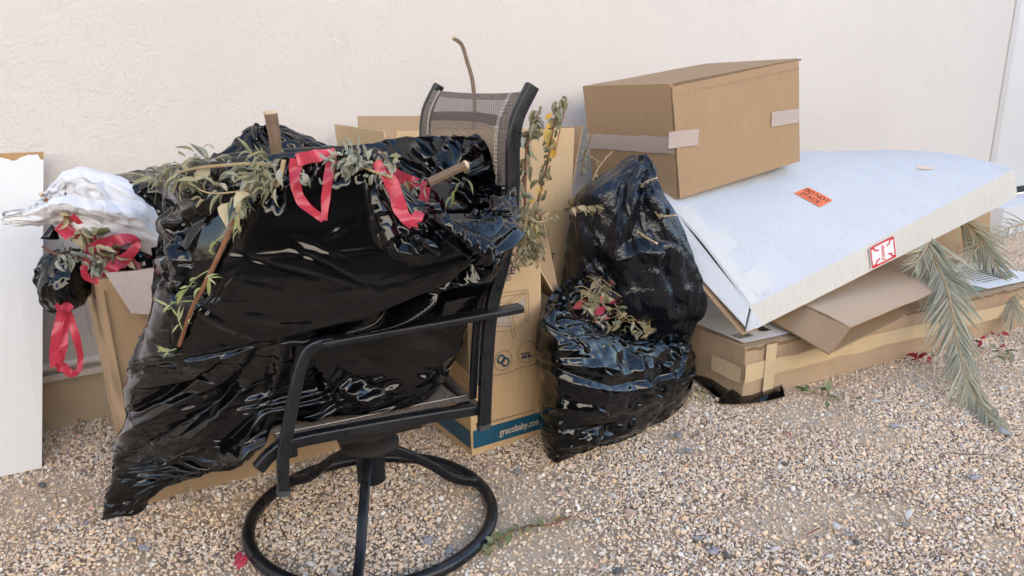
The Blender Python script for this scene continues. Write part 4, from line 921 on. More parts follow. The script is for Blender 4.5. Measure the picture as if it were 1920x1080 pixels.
ob_film = simple_bag('film', rings, 380, 520, black, OB, 21, pl=((3, .07, .010, -.15, .5, lowm, 5.), (4, .030, .0045, -.3, .6, None, 3.), (5, .05, .012, 1.3, .5, lambda px, py, fr: 1.*(py < 680), 2.5)), creq=(dict(n=90, length=(.06, .3), ang=(lambda v, u: -.12, .25), width=(.002, .006), height=(.003, .012), mask=lowm), dict(n=180, length=(.02, .10), ang=(0, .7), width=(.0014, .004), height=(.0012, .0045)),
      dict(n=120, length=(.04, .14), ang=(1.4, .5), width=(.003, .007), height=(.003, .009), mask=lambda px, py, fr: 1.*(py < 660))), amp=.022,
      st=[([(1190,660),(1200,700),(1230,760)], .02, 7), ([(1240,660),(1250,720),(1240,755)], -.02, 7), ([(1030,690),(1150,725),(1260,700)], -.009, 6), ([(1020,760),(1130,776),(1230,752)], .008, 6), ([(1060,806),(1150,800),(1230,772)], -.008, 6), ([(1040,840),(1120,820),(1200,800)], .014, 6),
          ([(1070,530),(1090,570),(1080,600)], -.03, 8), ([(1040,560),(1060,590),(1110,610)], .02, 8)])
OBV = bvh_of(ob_film)
# embossed bag behind it
TP, tn = vplane(V(1.4, 1.93, 0), V(2.0, 1.66, 0))
TB = empty('textured_bag', (1.75, 1.8, 0), 'dark blue black embossed bag peaked like a tent between tall carton and white cardboard', 'rubbish bag')
rows = [(1192,296,1206,296,.006,.01),(1180,302,1212,303,.02,.02),(1160,318,1220,322,.05,.04),(1118,338,1226,342,.09,.07),(1088,362,1236,366,.13,.10),(1074,395,1254,396,.14,.12),(1068,430,1272,430,.15,.14),(1065,465,1288,465,.155,.16),(1063,500,1302,500,.155,.17),(1062,540,1314,540,.15,.18),(1063,575,1316,575,.12,.18),(1068,600,1306,600,.08,.17),(1072,660,1290,640,.05,.16),(1080,720,1270,690,.04,.14)]
def lift_r(X):
    k = (X[..., 0] > 1.97) & (X[..., 1] > 1.46); X[..., 2] = np.where(k, np.maximum(X[..., 2], .215), X[..., 2]); return X
tb_film = simple_bag('film', [ring_px(*r, TP, tn, sq=.9) for r in rows[::-1]], 300, 420, black_emb, TB, 31, pl=((3, .09, .024, 1.45, .4, None, 5.), (4, .04, .007, 1.3, .5, None, 3.)), creq=(dict(n=60, length=(.14, .45), ang=(1.57, .3), width=(.004, .011), height=(.003, .009)), dict(n=160, length=(.03, .12), ang=(1.2, .8), width=(.002, .006), height=(.0006, .0022))), amp=.012, extra=lift_r,
      st=[([(1200,297),(1185,380),(1140,500)], .03, 9), ([(1200,297),(1215,350),(1250,420),(1290,520)], .02, 9), ([(1205,310),(1200,400),(1180,480)], -.022, 11), ([(1195,300),(1150,345),(1090,380)], .02, 8), ([(1140,495),(1200,470),(1260,480)], .025, 9), ([(1240,470),(1270,540),(1280,600)], -.03, 10), ([(1100,480),(1130,500),(1160,560)], -.03, 10)])
TBV = bvh_of(tb_film)
# bag behind, in the big carton
RP = V(.5, 2.12, 0); rn = V(0, -1, 0)
RB = empty('rear_bag', (.5, 2.12, .59), 'dull black bag humped behind the huge bag, on top of the open carton', 'rubbish bag')
rows = [(478,239,510,238,.02,.03),(462,248,545,246,.06,.06),(450,262,585,260,.09,.09),(440,280,615,276,.12,.11),(395,300,640,292,.14,.12),(290,322,655,312,.15,.13),(205,340,665,340,.16,.14),(200,370,668,370,.17,.14),(206,410,668,410,.17,.14),(225,470,664,470,.17,.14)]
simple_bag('film', [ring_px(*r, RP, rn) for r in rows[::-1]], 200, 420, black, RB, 41, pl=((3, .06, .02, .8, .5, None, 3.), (4, .03, .008, 1.1, .5, None, 3.)), creq=(dict(n=300, length=(.05, .25), ang=(.9, .8), width=(.002, .006), height=(.002, .009)),), amp=.022, lv=(12, 6))
# bag in the mouth of the open carton
IB = empty('carton_bag', (.36, 2.1, .45), 'black drawstring bag with red ribbons and dead roses stuffed in the left carton mouth', 'rubbish bag')
rows = [(215,452,285,450,.03,.03),(205,470,298,468,.05,.06),(190,495,312,490,.06,.08),(180,520,322,515,.06,.08),(182,560,322,556,.06,.08)]
ib = simple_bag('film', [ring_px(*r, V(.3, 2.06, 0), rn) for r in rows[::-1]], 70, 130, black, IB, 51, creq=(dict(n=60, length=(.04, .15), ang=(.3, .8), width=(.002, .006), height=(.002, .006)),), amp=.012, lv=(6, 3))
IBV = bvh_of(ib)
def icar(x, y, l): h = hit(IBV, x, y, .02+l); return h if h is not None else gy(x, y, 1.99-l)
ir = lambda pts, w_, s, n=18, y0=1.97: ribbon('drawstring', [gy(x, y, y0+.012*(i % 2)) for i, (x, y) in enumerate(pts)], w_, m_ribbon, IB, n, .004, s)
ir([(112, 440), (132, 425), (150, 412)], (.036, .042, .038), 11, 10, 2.0)
ir([(163, 470), (200, 455), (240, 447), (262, 456)], (.022, .028, .026, .014), 12)
ir([(262, 456), (235, 485), (212, 500), (196, 527)], (.014, .03, .032, .02), 13, 18, 1.95)
ir([(196, 527), (172, 524), (158, 512), (162, 480)], (.018, .018, .016, .014), 14, 16, 1.94)
# little tied bag hanging over its side
HB = empty('tied_bag', (.1, 2.13, .5), 'small black bag tied with a red ribbon loop, dangling beside the left board', 'rubbish bag')
rows = [(104,470,136,466,.02,.02),(86,484,156,478,.05,.05),(74,505,166,500,.075,.075),(69,530,166,528,.085,.085),(75,555,164,552,.075,.075),(92,574,150,572,.045,.045),(108,580,132,580,.014,.014),(104,590,128,588,.03,.02)]
simple_bag('film', [ring_px(*r, V(.1, 2.12, 0), V(-.1, -.99, 0)) for r in rows[::-1]], 180, 240, black, HB, 61, pl=((3, .035, .012, 1.55, .4, None, 4.),), creq=(dict(n=90, length=(.05, .16), ang=(1.55, .3), width=(.0016, .004), height=(.002, .007)),), amp=.012, lv=(10, 5))
hb = lambda pts, w_, s, n=18, yy=2.05: ribbon('drawstring', [gy(x, y, yy+.01*(i % 2)) for i, (x, y) in enumerate(pts)], w_, m_ribbon, HB, n, .004, s)
hb([(104, 578), (120, 572), (134, 580)], (.016, .026, .016), 21, 10, 2.03); hb([(118, 575), (110, 610), (104, 650), (106, 688)], (.02, .022, .026, .03), 22); hb([(106, 690), (118, 688), (132, 700), (148, 697)], (.026, .022, .02, .014), 23, 14); hb([(148, 697), (151, 670), (142, 630), (130, 595), (120, 575)], (.012, .014, .018, .02, .018), 24)
hb([(122, 575), (122, 625), (118, 660), (110, 688)], (.012, .016, .016, .014), 25)
pv, pfc = panel_geo([gy(75, 448, 2.1), gy(112, 449, 2.1), gy(108, 432, 2.1), gy(97, 420, 2.1)], .002, (4, 4), .01, .006); mesh('loose_corner', pv, pfc, black, HB, smooth=True)
# white bag
WB = empty('white_bag', (.25, 2.1, .62), 'crumpled white plastic bag lying on top of the left carton', 'plastic bag')
st = [(6,400,420,.004,.004),(22,394,420,.012,.012),(48,386,417,.02,.02),(72,368,416,.035,.035),(92,345,412,.04,.05),(118,325,416,.05,.07),(150,318,430,.055,.08),(185,324,445,.06,.09),(220,337,455,.06,.09),(255,357,466,.055,.09),(282,380,472,.05,.08),(300,400,474,.05,.05),(306,425,462,.02,.02)]
rings = [ring_px(x, yb, x+2, yt, tf, tb_, V(.25, 2.04, 0), rn, sq=.9) for x, yt, yb, tf, tb_ in st]
simple_bag('film', rings, 320, 300, m_white_film, WB, 71, pl=((3, .05, .007, 1.5, .5, None, 5.), (4, .022, .0045, 1.35, .6, None, 3.), (5, .03, .004, .6, .6, None, 2.)), creq=(dict(n=90, length=(.08, .32), ang=(1.5, .28), width=(.002, .007), height=(.0015, .007)), dict(n=70, length=(.03, .12), ang=(1.2, .7), width=(.0012, .004), height=(.0008, .003))), amp=.009, lv=(20, 10),
      st=[([(60,395),(120,380),(200,395),(280,420)], .02, 7), ([(100,350),(150,370),(230,380)], -.02, 7), ([(95,400),(150,410),(220,430)], -.015, 6), ([(130,330),(180,350),(210,400)], .018, 6)]+fan((150,335), [(60,395),(95,410),(140,425),(190,440),(250,450),(290,440),(290,400)], .005, 4, 3, 8))
# plastic sheet under the low carton
G = np.array([[gz(x, y, z) for (x, y, z) in row] for row in [[(1296,706,.012),(1340,742,.012),(1350,756,.010),(1400,757,.010),(1466,745,.010),(1470,736,.02)], [(1310,700,.02),(1350,730,.03),(1372,735,.022),(1410,740,.02),(1462,732,.02),(1468,726,.03)], [(1330,690,.01),(1370,715,.01),(1390,720,.01),(1420,722,.01),(1455,720,.01),(1462,715,.01)]]])
G2 = spline(np.swapaxes(spline(G, 16), 0, 1), 50); G2[..., 2] += .006*np.sin(np.linspace(0, 19, 50))[:, None]*np.sin(np.linspace(0, pi, 16))[None, :]
vv_, ff2 = G2.reshape(-1, 3), [(i*16+j, i*16+j+1, (i+1)*16+j+1, (i+1)*16+j) for i in range(49) for j in range(15)]
mesh('film', vv_, ff2, black, BL, smooth=True)
# ------------------------------------------------------------------ dried leaves, branches, fronds
def leaf_mat(name, cols, rough=.7):
    m = Mat(name, rough, .3); c = m.ramp(m.rand(), [(i/(max(1, len(cols)-1)), c) for i, c in enumerate(cols)])
    n = m.noise(60, 3); m.color(m.mix(m.ramp(n, [(.4, 0), (.75, .35)]), c, (.20, .15, .08)))
    tr = m.n.new('ShaderNodeBsdfTranslucent'); mx = m.n.new('ShaderNodeMixShader'); mx.inputs[0].default_value = .18; m.link(c, tr.inputs[0])
    m.link(m.b.outputs[0], mx.inputs[1]); m.link(tr.outputs[0], mx.inputs[2]); m.link(mx.outputs[0], m.n['Material Output'].inputs['Surface']); return m.m
ML_sage = leaf_mat('sage_leaves', [(.22, .23, .13), (.36, .36, .22), (.28, .29, .18), (.44, .43, .30), (.34, .35, .20), (.30, .27, .17)])
ML_silver = leaf_mat('silver_leaves', [(.34, .35, .29), (.46, .46, .39), (.22, .23, .18), (.38, .37, .29)])
ML_fresh = leaf_mat('fading_green_leaves', [(.30, .36, .12), (.38, .42, .20), (.46, .46, .27)])
ML_rose = leaf_mat('dried_rose_leaves', [(.20, .19, .10), (.30, .28, .17), (.24, .24, .14), (.42, .37, .24), (.30, .22, .12)])
ML_straw = leaf_mat('straw_leaves', [(.52, .45, .28), (.64, .56, .38), (.42, .36, .20), (.33, .32, .18), (.54, .41, .25), (.26, .26, .13)])
ML_yellow = leaf_mat('yellow_petals', [(.70, .42, .05), (.75, .58, .22)])
ML_red = leaf_mat('crimson_petals', [(.40, .02, .06), (.52, .05, .11), (.30, .01, .03), (.55, .16, .15)])
ML_palm = leaf_mat('dry_palm', [(.42, .43, .33), (.52, .50, .38), (.33, .35, .27), (.62, .55, .40), (.46, .46, .37)], .55)
ML_green = leaf_mat('small_green_leaves', [(.14, .19, .08), (.20, .25, .13), (.28, .25, .13)])
M_bark = plain('grey_brown_bark', (.20, .135, .09), .9, .2, .3, 60, .6); M_bark2 = plain('red_brown_bark', (.22, .10, .055), .8, .3, .3, 50, .4)
M_cut = plain('pale_cut_wood', (.62, .48, .32), .9, .2, .2, 80); M_twig = plain('straw_twig', (.42, .31, .18), .85, .2, .25, 60)
def leaf_me(name, mat, w, fold, curl, tw, n=7, point=1.):
    vs_ = []
    for i in range(n+1):
        t = i/n; hw = w*max(.02, sin(pi*t**.8))**point; ang = curl*t; x = t if abs(curl) < .05 else sin(ang)/curl; z = 0 if abs(curl) < .05 else (cos(ang)-1)/curl
        a = tw*t
        for k in (-1, 0, 1):
            y = hw*k; zz_ = abs(k)*hw*fold; vs_.append((x, y*cos(a)-zz_*sin(a), z+y*sin(a)+zz_*cos(a)))
    me = bpy.data.meshes.new(name); me.from_pydata(vs_, [], [(i*3+k, i*3+k+1, (i+1)*3+k+1, (i+1)*3+k) for i in range(n) for k in (0, 1)]); me.shade_smooth(); me.materials.append(mat); return me
def leafset(mat, w, n=6, fold=(.2, 1.3), curl=(-1.2, 2.4), tw=(-1.6, 1.6), seed=1, nseg=7):
    r = random.Random(seed); return [leaf_me('leaf', mat, w*r.uniform(.75, 1.25), r.uniform(*fold), r.uniform(*curl), r.uniform(*tw), nseg) for _ in range(n)]
L_sage = leafset(ML_sage, .068, 12, (.4, 1.8), (-1.6, 3.0), (-2.6, 2.6), seed=2, nseg=9); L_silver = leafset(ML_silver, .15, 10, (.4, 2), (-2, 3.2), (-2.5, 2.5), seed=3); L_fresh = leafset(ML_fresh, .085, 8, (.3, 1.2), (-.8, 3), (-1.6, 1.6), 4)
L_rose = leafset(ML_rose, .18, 10, (.6, 2.2), (-1, 3.4), (-2.6, 2.6), 5, 6); L_straw = leafset(ML_straw, .22, 9, (.2, 1.6), (-2, 3), (-2, 2), 6, 5); L_red = leafset(ML_red, .30, 5, (.2, 1.2), (-1.5, 2.5), (-1, 1), 7, 5)
L_yel = leafset(ML_yellow, .32, 4, (.3, 1.2), (-1, 2.5), (-1, 1), 8, 5); L_green = leafset(ML_green, .26, 5, (.1, .7), (-.6, 1.2), (-.8, .8), 9, 5)
def frame(d, up):
    x = Vector(d).normalized(); z = Vector(up); z = (z-x*z.dot(x)); z = z.normalized() if z.length > 1e-4 else x.orthogonal().normalized(); y = z.cross(x)
    return Matrix((x, y, z)).transposed().to_4x4()
def put_leaf(parent, me, p, d, up, size, name='leaf'):
    M = Matrix.Translation(Vector(p)) @ frame(d, up) @ Matrix.Scale(size, 4); return inst(me, name, M, parent)
def sprig(name, label, cat, path, rad, bark, sets, nleaf, size, t0=.1, spread=.9, droop=.2, seed=1, group=None, root=None, cut=False, fwd=.6, jitter=.0, stem='stem', view_bias=.35):
    r = random.Random(seed); P = spline(np.array(path, float), 30); root = root or empty(name, P[0], label, cat, group)
    tube(stem, P, np.linspace(rad[0], rad[1], 30), bark, root, seg=7)
    if cut:
        d = P[0]-P[1]; d /= np.linalg.norm(d); tube('cut_end', [P[0]-d*.001, P[0]+d*.004, P[0]+d*.006], [rad[0]*1.04, rad[0]*1.0, rad[0]*.72], M_cut, root, seg=9)
    for i in range(nleaf):
        t = t0+(1-t0)*((i+r.random())/nleaf); k = min(28, int(t*29)); p = P[k]*(1-(t*29-k))+P[k+1]*(t*29-k); T = P[k+1]-P[k]; T /= np.linalg.norm(T)
        s = V(r.gauss(0, 1), r.gauss(0, 1), r.gauss(0, 1)); s -= T*(s@T); s /= np.linalg.norm(s)+1e-9
        tocam = C0-p; tocam /= np.linalg.norm(tocam); s = s+tocam*view_bias
        d = T*fwd+s*spread+V(0, 0, -droop); up = V(r.gauss(0, .6), r.gauss(0, .6), 1)+tocam*.5
        q = p+s*jitter*r.random()
        put_leaf(root, r.choice(r.choice(sets)), q, d, up, r.uniform(*size))
    return root
on = lambda *pts: [onbag(x, y, l) for x, y, l in pts]
# on the huge bag
sprig('leafy_branch', 'grey green leafy branch lying along the top left edge of the huge bag', 'branch', on((540,330,.03),(470,322,.03),(400,326,.03),(345,332,.025),(310,345,.02)), (.004,.0015), M_twig, [L_sage, L_sage, L_silver], 70, (.016,.048), .02, .75, .1, 1, jitter=.03, view_bias=.5)
sprig('leafy_branch', 'clump of curled grey leaves around the foot of the thick cut stick', 'branch', on((548,318,.03),(515,322,.035),(480,330,.035),(455,345,.03)), (.004,.0015), M_twig, [L_sage, L_sage, L_silver], 70, (.014,.046), 0, .9, .35, 2, jitter=.035, view_bias=.5)
sprig('leafy_branch', 'fine seed headed grey sprig fringing the bag above the white plastic bag', 'branch', on((345,322,.035),(325,325,.03),(305,330,.02),(290,342,.02)), (.002,.001), M_twig, [L_silver], 34, (.012,.026), 0, .9, 0, 3, jitter=.015)
K = sprig('cut_stick', 'thick cut stick with a pale end standing up from the huge bag', 'stick', [gp(507,213,MBP0+MBN*.12,MBN), gp(512,240,MBP0+MBN*.12,MBN), gp(517,275,MBP0+MBN*.12,MBN), gp(521,330,MBP0+MBN*.10,MBN)], (.0125,.0105), M_bark, [L_sage], 9, (.02,.05), .55, .8, .2, 4, cut=True)
sprig('hanging_branch', 'leafy shoot dangling down the front of the huge bag below the grey clump', 'branch', on((488,318,.03),(470,345,.02),(458,380,.018),(455,430,.015)), (.003,.0015), M_twig, [L_fresh, L_sage], 26, (.018,.042), 0, .7, .35, 5)
hbr = sprig('brown_shoot', 'long bare brown shoot with pale leaf tufts slanting down the huge bag', 'branch', on((446,412,.012),(420,470,.012),(390,530,.012),(365,580,.012),(338,640,.01)), (.0045,.0035), M_bark2, [L_fresh], 4, (.03,.05), .3, .8, .2, 6)
for i, (a, b_, nl) in enumerate([((428,440),(400,470),4), ((408,500),(350,545),7), ((392,520),(405,518),3), ((372,570),(315,578),7), ((352,618),(345,585),6), ((336,645),(322,655),9)]):
    P = spline(np.array(on((*a,.012), ((a[0]+b_[0])/2,(a[1]+b_[1])/2-4,.016), (*b_,.014))), 12); tube('side_shoot', P, .0011, ML_fresh, hbr, seg=5)
    r = random.Random(60+i)
    for k in range(nl):
        p = P[min(11, 5+int(k/nl*7))]; T = P[-1]-P[0]; T /= np.linalg.norm(T)+1e-9; s = V(r.gauss(0,1), r.gauss(0,.4), r.gauss(0,1)); put_leaf(hbr, r.choice(L_fresh), p+MBN*.004, T*.7+s*.7+V(0,0,-.25), MBN+V(0,0,.5), r.uniform(.018,.036))
sprig('leafy_branch', 'loose grey green side shoot crossing below the leafy branch on the huge bag', 'branch', on((500,345,.03),(450,352,.03),(405,362,.025),(372,352,.03)), (.002,.001), M_twig, [L_sage, L_straw], 34, (.016,.045), 0, .9, .15, 51, jitter=.02)
sprig('silver_sprig', 'silvery dry leaves spilling from the bag mouth between the two red drawstrings', 'branch', on((735,335,.02),(700,305,.02),(660,298,.02),(622,294,.02)), (.003,.0015), M_twig, [L_silver], 90, (.014,.032), 0, .9, .1, 7, jitter=.022)
sprig('silver_sprig', 'drooping dry twigs inside the bag mouth beside the right red drawstring', 'branch', on((705,296,.02),(740,320,.02),(770,345,.015),(790,360,.01)), (.002,.001), M_twig, [L_silver, L_straw], 26, (.015,.035), 0, .9, .2, 8, jitter=.015)
sprig('cut_stick', 'short cut stick with frayed pale end poking from the right lobe of the huge bag', 'stick', list(np.linspace(gp(872,310,MBP0+MBN*.13,MBN), gp(803,343,MBP0+MBN*.16,MBN), 5)), (.0085,.0085), M_bark, [L_fresh], 2, (.03,.04), 0, .8, .2, 9, cut=True)
sg = sprig('green_sprig', 'thin green sprig with one long leaf hanging beside the short cut stick', 'sprig', on((855,322,.03),(860,340,.02),(862,362,.02),(855,388,.015)), (.0012,.0008), ML_fresh, [L_fresh], 6, (.025,.045), .3, .7, .3, 10)
put_leaf(sg, L_fresh[0], onbag(862,352,.02), onbag(935,328,.03)-onbag(862,352,.02), V(0,-.6,.8), .105); put_leaf(sg, L_fresh[2], onbag(868,312,.05), onbag(884,352,.03)-onbag(868,312,.05), MBN, .06)
# behind the chair
sprig('thorny_stick', 'bare thorny stick rising behind the chair back against the wall', 'stick', [gy(851,72,2.3), gy(866,84,2.28), gy(876,115,2.25), gy(886,152,2.2), gy(890,205,2.15), gy(886,280,2.1), gy(880,400,2.05)], (.0065,.0075), M_bark, [L_straw], 10, (.012,.024), .0, 1., 0, 11, cut=True)
# dried rose branches beside the tall carton
rp = lambda y0, *pts: [gy(x, y, y0+dy) for x, y, dy in pts]
sprig('rose_branch', 'dried rose branch with hanging leaves right beside the chair post', 'branch', rp(1.72, (1014,202,.02),(1000,235,0),(990,265,0),(985,320,-.02),(985,400,-.04),(990,480,-.06)), (.0038,.005), M_bark2, [L_rose, L_silver], 62, (.028,.062), .0, .8, .7, 12, jitter=.01)
sprig('rose_branch', 'tall dried rose branch with a spiky tip and yellow petals before the tall carton', 'branch', rp(1.74, (1056,182,.02),(1045,210,0),(1036,245,0),(1028,300,-.02),(1015,350,-.03),(1000,420,-.05),(990,490,-.06)), (.002,.0045), M_bark2, [L_rose, L_rose, L_rose, L_yel], 84, (.02,.05), .0, .75, .5, 13, jitter=.012)
sprig('red_twig', 'thin red twig leaning right of the spiky rose branch', 'twig', rp(1.76, (1066,193,.02),(1060,205,0),(1052,235,0),(1040,290,0)), (.0014,.0022), leaf_mat('red_twig_bark', [(.42,.16,.12),(.46,.2,.15)]), [L_rose], 2, (.015,.02), .6, .8, .3, 14)
sprig('leaf_clump', 'dense clump of small crisp leaves hanging over the top of the playard carton', 'branch', rp(1.62, (990,400,0),(985,425,-.02),(985,455,-.02),(988,490,-.02)), (.004,.002), M_twig, [L_rose, L_straw, L_rose], 190, (.014,.034), 0, 1., .35, 15, jitter=.055, view_bias=.1)
sprig('pale_twig', 'pale forked twig sticking out right from the crisp leaf clump', 'twig', rp(1.62, (965,404,0),(990,412,-.02),(1015,416,-.02),(1046,404,-.03)), (.0032,.002), M_twig, [L_straw], 5, (.015,.03), .7, .8, .3, 16)
# by the textured bag
sprig('dark_twig', 'dark bare twig upright between tall carton and tilted carton', 'twig', rp(1.85, (1111,248,0),(1104,268,0),(1096,290,0),(1090,330,0)), (.003,.0035), M_bark, [L_green], 9, (.015,.035), .4, .9, .2, 17)
dt = sprig('pale_twig', 'pale forked twig poking up behind the peak of the textured bag', 'twig', rp(1.84, (1149,283,0),(1133,300,0),(1118,322,0),(1112,340,0)), (.0016,.0025), M_twig, [L_straw], 4, (.012,.02), .2, .9, 0, 18)
tube('side_twig', rp(1.84, (1122,316,0),(1118,300,0),(1122,290,-.01)), .0013, M_twig, dt, seg=5); tube('side_twig', rp(1.84, (1128,306,0),(1104,292,0),(1100,288,0)), .0012, M_twig, dt, seg=5)
TBp = lambda x, y, l: (lambda h: h if h is not None else gy(x, y, 1.58))(hit(TBV, x, y, l))
sprig('rose_sprig', 'small drooping rose sprig lying over the shoulder of the textured bag', 'sprig', [gy(1058,392,1.66), gy(1085,387,1.62), TBp(1108,382,.03), TBp(1130,380,.03)], (.0022,.0015), M_bark2, [L_rose, L_straw], 18, (.02,.045), .1, .7, .6, 19)
for i, (a, b_) in enumerate([((1198,436),(1224,464)), ((1205,352),(1222,347)), ((1232,402),(1248,404)), ((1258,395),(1250,410))]):
    lab = ['pale broken stub piercing the front of the textured bag', 'tiny twig tip poking out near the peak of the textured bag', 'small forked stub on the right shoulder of the textured bag', None][i]
    if lab is None: continue
    P = [TBp(*a, .004), TBp((a[0]+b_[0])/2, (a[1]+b_[1])/2, .016), TBp(*b_, .03)]
    sprig('twig_stub', lab, 'twig', P[::-1], (.0035 if i == 0 else .002, .003), M_twig, [L_straw], 2+i, (.012,.024), .3, .9, 0, 20+i, cut=True)
# heap in the open bag
HP = empty('leaf_heap', OBV.ray_cast(Vector(C0), Vector(ray(1170, 600)).normalized())[0] or (1.5, 1.6, .4), 'heap of dried leaves, straw stems and crimson petals in the open black bag', 'leaves')
r = random.Random(77)
def heap_pt():
    while True:
        a, b_ = r.uniform(-1, 1), r.uniform(-1, 1)
        if a*a+b_*b_ < 1: break
    x = 1170+80*a+6*b_; y = 596+46*b_+16*a; h = hit(OBV, x, y, .0); p = h if h is not None else gp(x, y, OP-on_*.08, on_)
    return a, b_, p+V(0, 0, .02+.06*(1-a*a-b_*b_)*r.random()**.6)-on_*.0
for i in range(298):
    a, b_, p = heap_pt(); red = (a < -.2 and r.random() < .16) or r.random() < .02
    d = V(r.gauss(0, 1), r.gauss(0, 1), r.gauss(.1, .5)); put_leaf(HP, r.choice(L_red if red else r.choice([L_straw, L_straw, L_straw, L_rose, L_silver])), p, d, V(r.gauss(0, .5), r.gauss(0, .5)-.4, 1), r.uniform(.020, .048), 'petal' if red else 'leaf')
for i in range(48):
    a, b_, p = heap_pt(); d = V(r.gauss(0, 1), r.gauss(0, 1), r.gauss(0, .25)); d /= np.linalg.norm(d); L_ = r.uniform(.04, .11)
    tube('straw_stem', spline([p-d*L_/2+V(0, 0, .012), p+V(0, 0, .03), p+d*L_/2+V(0, 0, .014)], 8), .0012, M_twig, HP, seg=5)
# left carton: dead roses round the red ribbons
cp = lambda *pts: [gy(x, y, 2.0+dy) for x, y, dy in pts]
sprig('cut_rose_stem', 'reddish cut rose stem lying across the white bag at the left', 'stem', cp((79,366,.02),(100,386,0),(122,404,0),(145,425,.02),(160,450,.04)), (.0045,.004), M_bark2, [L_straw], 9, (.025,.045), .3, .9, .2, 31, cut=True)
sprig('dead_rose', 'bunch of withered rose leaves and buds tangled in the red ribbons at the left', 'branch', cp((150,430,.0),(165,460,-.02),(190,480,-.02),(230,490,0),(265,500,.02)), (.003,.002), M_bark2, [L_straw, L_rose, L_red], 60, (.022,.045), 0, .9, .2, 32, jitter=.03)
sprig('grey_sprig', 'frosted grey sprig hanging over the little tied black bag', 'sprig', cp((78,462,-.04),(100,475,-.05),(130,480,-.06),(165,490,-.05),(185,515,-.05)), (.0018,.0015), M_bark2, [L_silver], 48, (.016,.036), .35, .9, .3, 33, jitter=.016)
tw = sprig('brown_twig', 'short brown forked twig above the little tied black bag', 'twig', cp((79,462,-.05),(105,476,-.05),(122,488,-.05),(126,500,-.05)), (.0015,.0018), M_bark2, [L_rose], 2, (.012,.02), .5, .8, .3, 34)
# palm fronds
def palm(label, path, nl, length, seed, spread=.75, droop=.5, side=None, group=None, taper=True):
    r = random.Random(seed); P = spline(np.array(path, float), 60); root = empty('palm_frond', P[0], label, 'palm frond', group)
    tube('rachis', P, np.linspace(.006, .0015, 60), M_twig, root, seg=7)
    for i in range(nl):
        t = (i+.5*r.random())/nl; k = min(58, int(t*59)); p = P[k]; T = P[k+1]-P[k]; T /= np.linalg.norm(T)
        tocam = C0-p; tocam /= np.linalg.norm(tocam); s = np.cross(T, tocam); s /= np.linalg.norm(s); sg_ = 1 if i % 2 else -1
        if side and r.random() < .75: sg_ = side
        d = T*(1.0+.3*r.random())+s*sg_*spread*r.uniform(.5, 1.1)*(1-.45*t)+tocam*r.uniform(.05, .35)+V(0, 0, -droop*r.uniform(.2, 1))
        put_leaf(root, r.choice(L_palm), p, d, tocam*.6+V(0, 0, .6)+s*r.gauss(0, .5), length*r.uniform(.7, 1.1)*(1-.45*t if taper else 1), 'leaflet')
    return root
rr_ = random.Random(8); L_palm = [leaf_me('leaflet', ML_palm, rr_.uniform(.018, .026), rr_.uniform(.5, 1.6), rr_.uniform(.1, 1.1), rr_.uniform(-.7, .7), 9, .55) for _ in range(8)]
palm('big dry palm frond hanging over the low carton front down to the gravel', [gy(1738,440,1.52), gy(1752,485,1.44), gy(1772,530,1.33), gy(1785,580,1.24), gy(1795,640,1.17), gy(1810,700,1.08), gz(1832,750,.03), gz(1856,785,.015)], 230, .235, 1, .85, .35)
palm('short fan of the big frond spreading left below the fragile label', [gy(1740,445,1.52), gy(1738,460,1.48), gy(1728,478,1.44), gy(1712,500,1.40)], 46, .16, 2, 1.2, .2)
palm('second dry palm frond curving down at the right edge of the picture', [gy(1795,405,1.68), gy(1822,430,1.62), gy(1850,465,1.54), gy(1875,510,1.44), gy(1892,550,1.34), gy(1902,590,1.27)], 130, .22, 3, .8, .4)
palm('small pale palm fan between the two larger fronds', [gy(1852,445,1.62), gy(1838,458,1.58), gy(1820,480,1.54), gy(1812,505,1.50)], 50, .15, 4, .9, .3)
palm('dry palm frond lying on the carton at the far right edge', [gy(1925,418,1.74), gy(1890,428,1.72), gy(1868,440,1.70), gy(1850,455,1.68)], 60, .15, 5, .9, .1)
palm('tangled palm frond resting on the low carton by the right edge', [gy(1860,545,1.50), gy(1890,540,1.46), gy(1920,530,1.44), gy(1950,540,1.40)], 50, .14, 6, .9, .2)
# ------------------------------------------------------------------ stones and litter on the gravel
def stone_me(name, col, seed, flat):
    bm = bmesh.new(); bmesh.ops.create_icosphere(bm, subdivisions=2, radius=.5); P = np.array([v.co[:] for v in bm.verts]); d = 1+.35*vnoise(P, 1.6, seed, 2)
    r = np.random.default_rng(seed)
    for _ in range(7):
        n = r.standard_normal(3); n /= np.linalg.norm(n); h = P@n; k = r.uniform(.24, .38); P -= n*np.maximum(h-k, 0)[:, None]*.9
    P = P*d[:, None]
    for v, p in zip(bm.verts, P): v.co = (p[0], p[1]*.72, p[2]*flat)
    me = bpy.data.meshes.new(name); bm.to_mesh(me); bm.free(); m = plain(name+'_'+str(seed), col, .85, .3, .18, 90, .5); me.materials.append(m); return me
kinds = {'grey': ('grey stone chip lying among the tan pebbles', 'grey stone chips on the gravel', [stone_me('grey_stone', (.34, .34, .36), 3, .45), stone_me('grey_stone', (.28, .28, .29), 4, .5)]),
         'white': ('whitish stone chip lying among the tan pebbles', 'whitish stone chips on the gravel', [stone_me('white_stone', (.66, .65, .64), 5, .4), stone_me('white_stone', (.60, .57, .54), 6, .5)]),
         'pink': ('pinkish stone lying among the tan pebbles', 'pinkish stones on the gravel', [stone_me('pink_stone', (.52, .36, .30), 7, .55)]),
         'dark': ('dark grey stone lying among the tan pebbles', 'dark stones on the gravel', [stone_me('dark_stone', (.13, .125, .125), 8, .5)])}
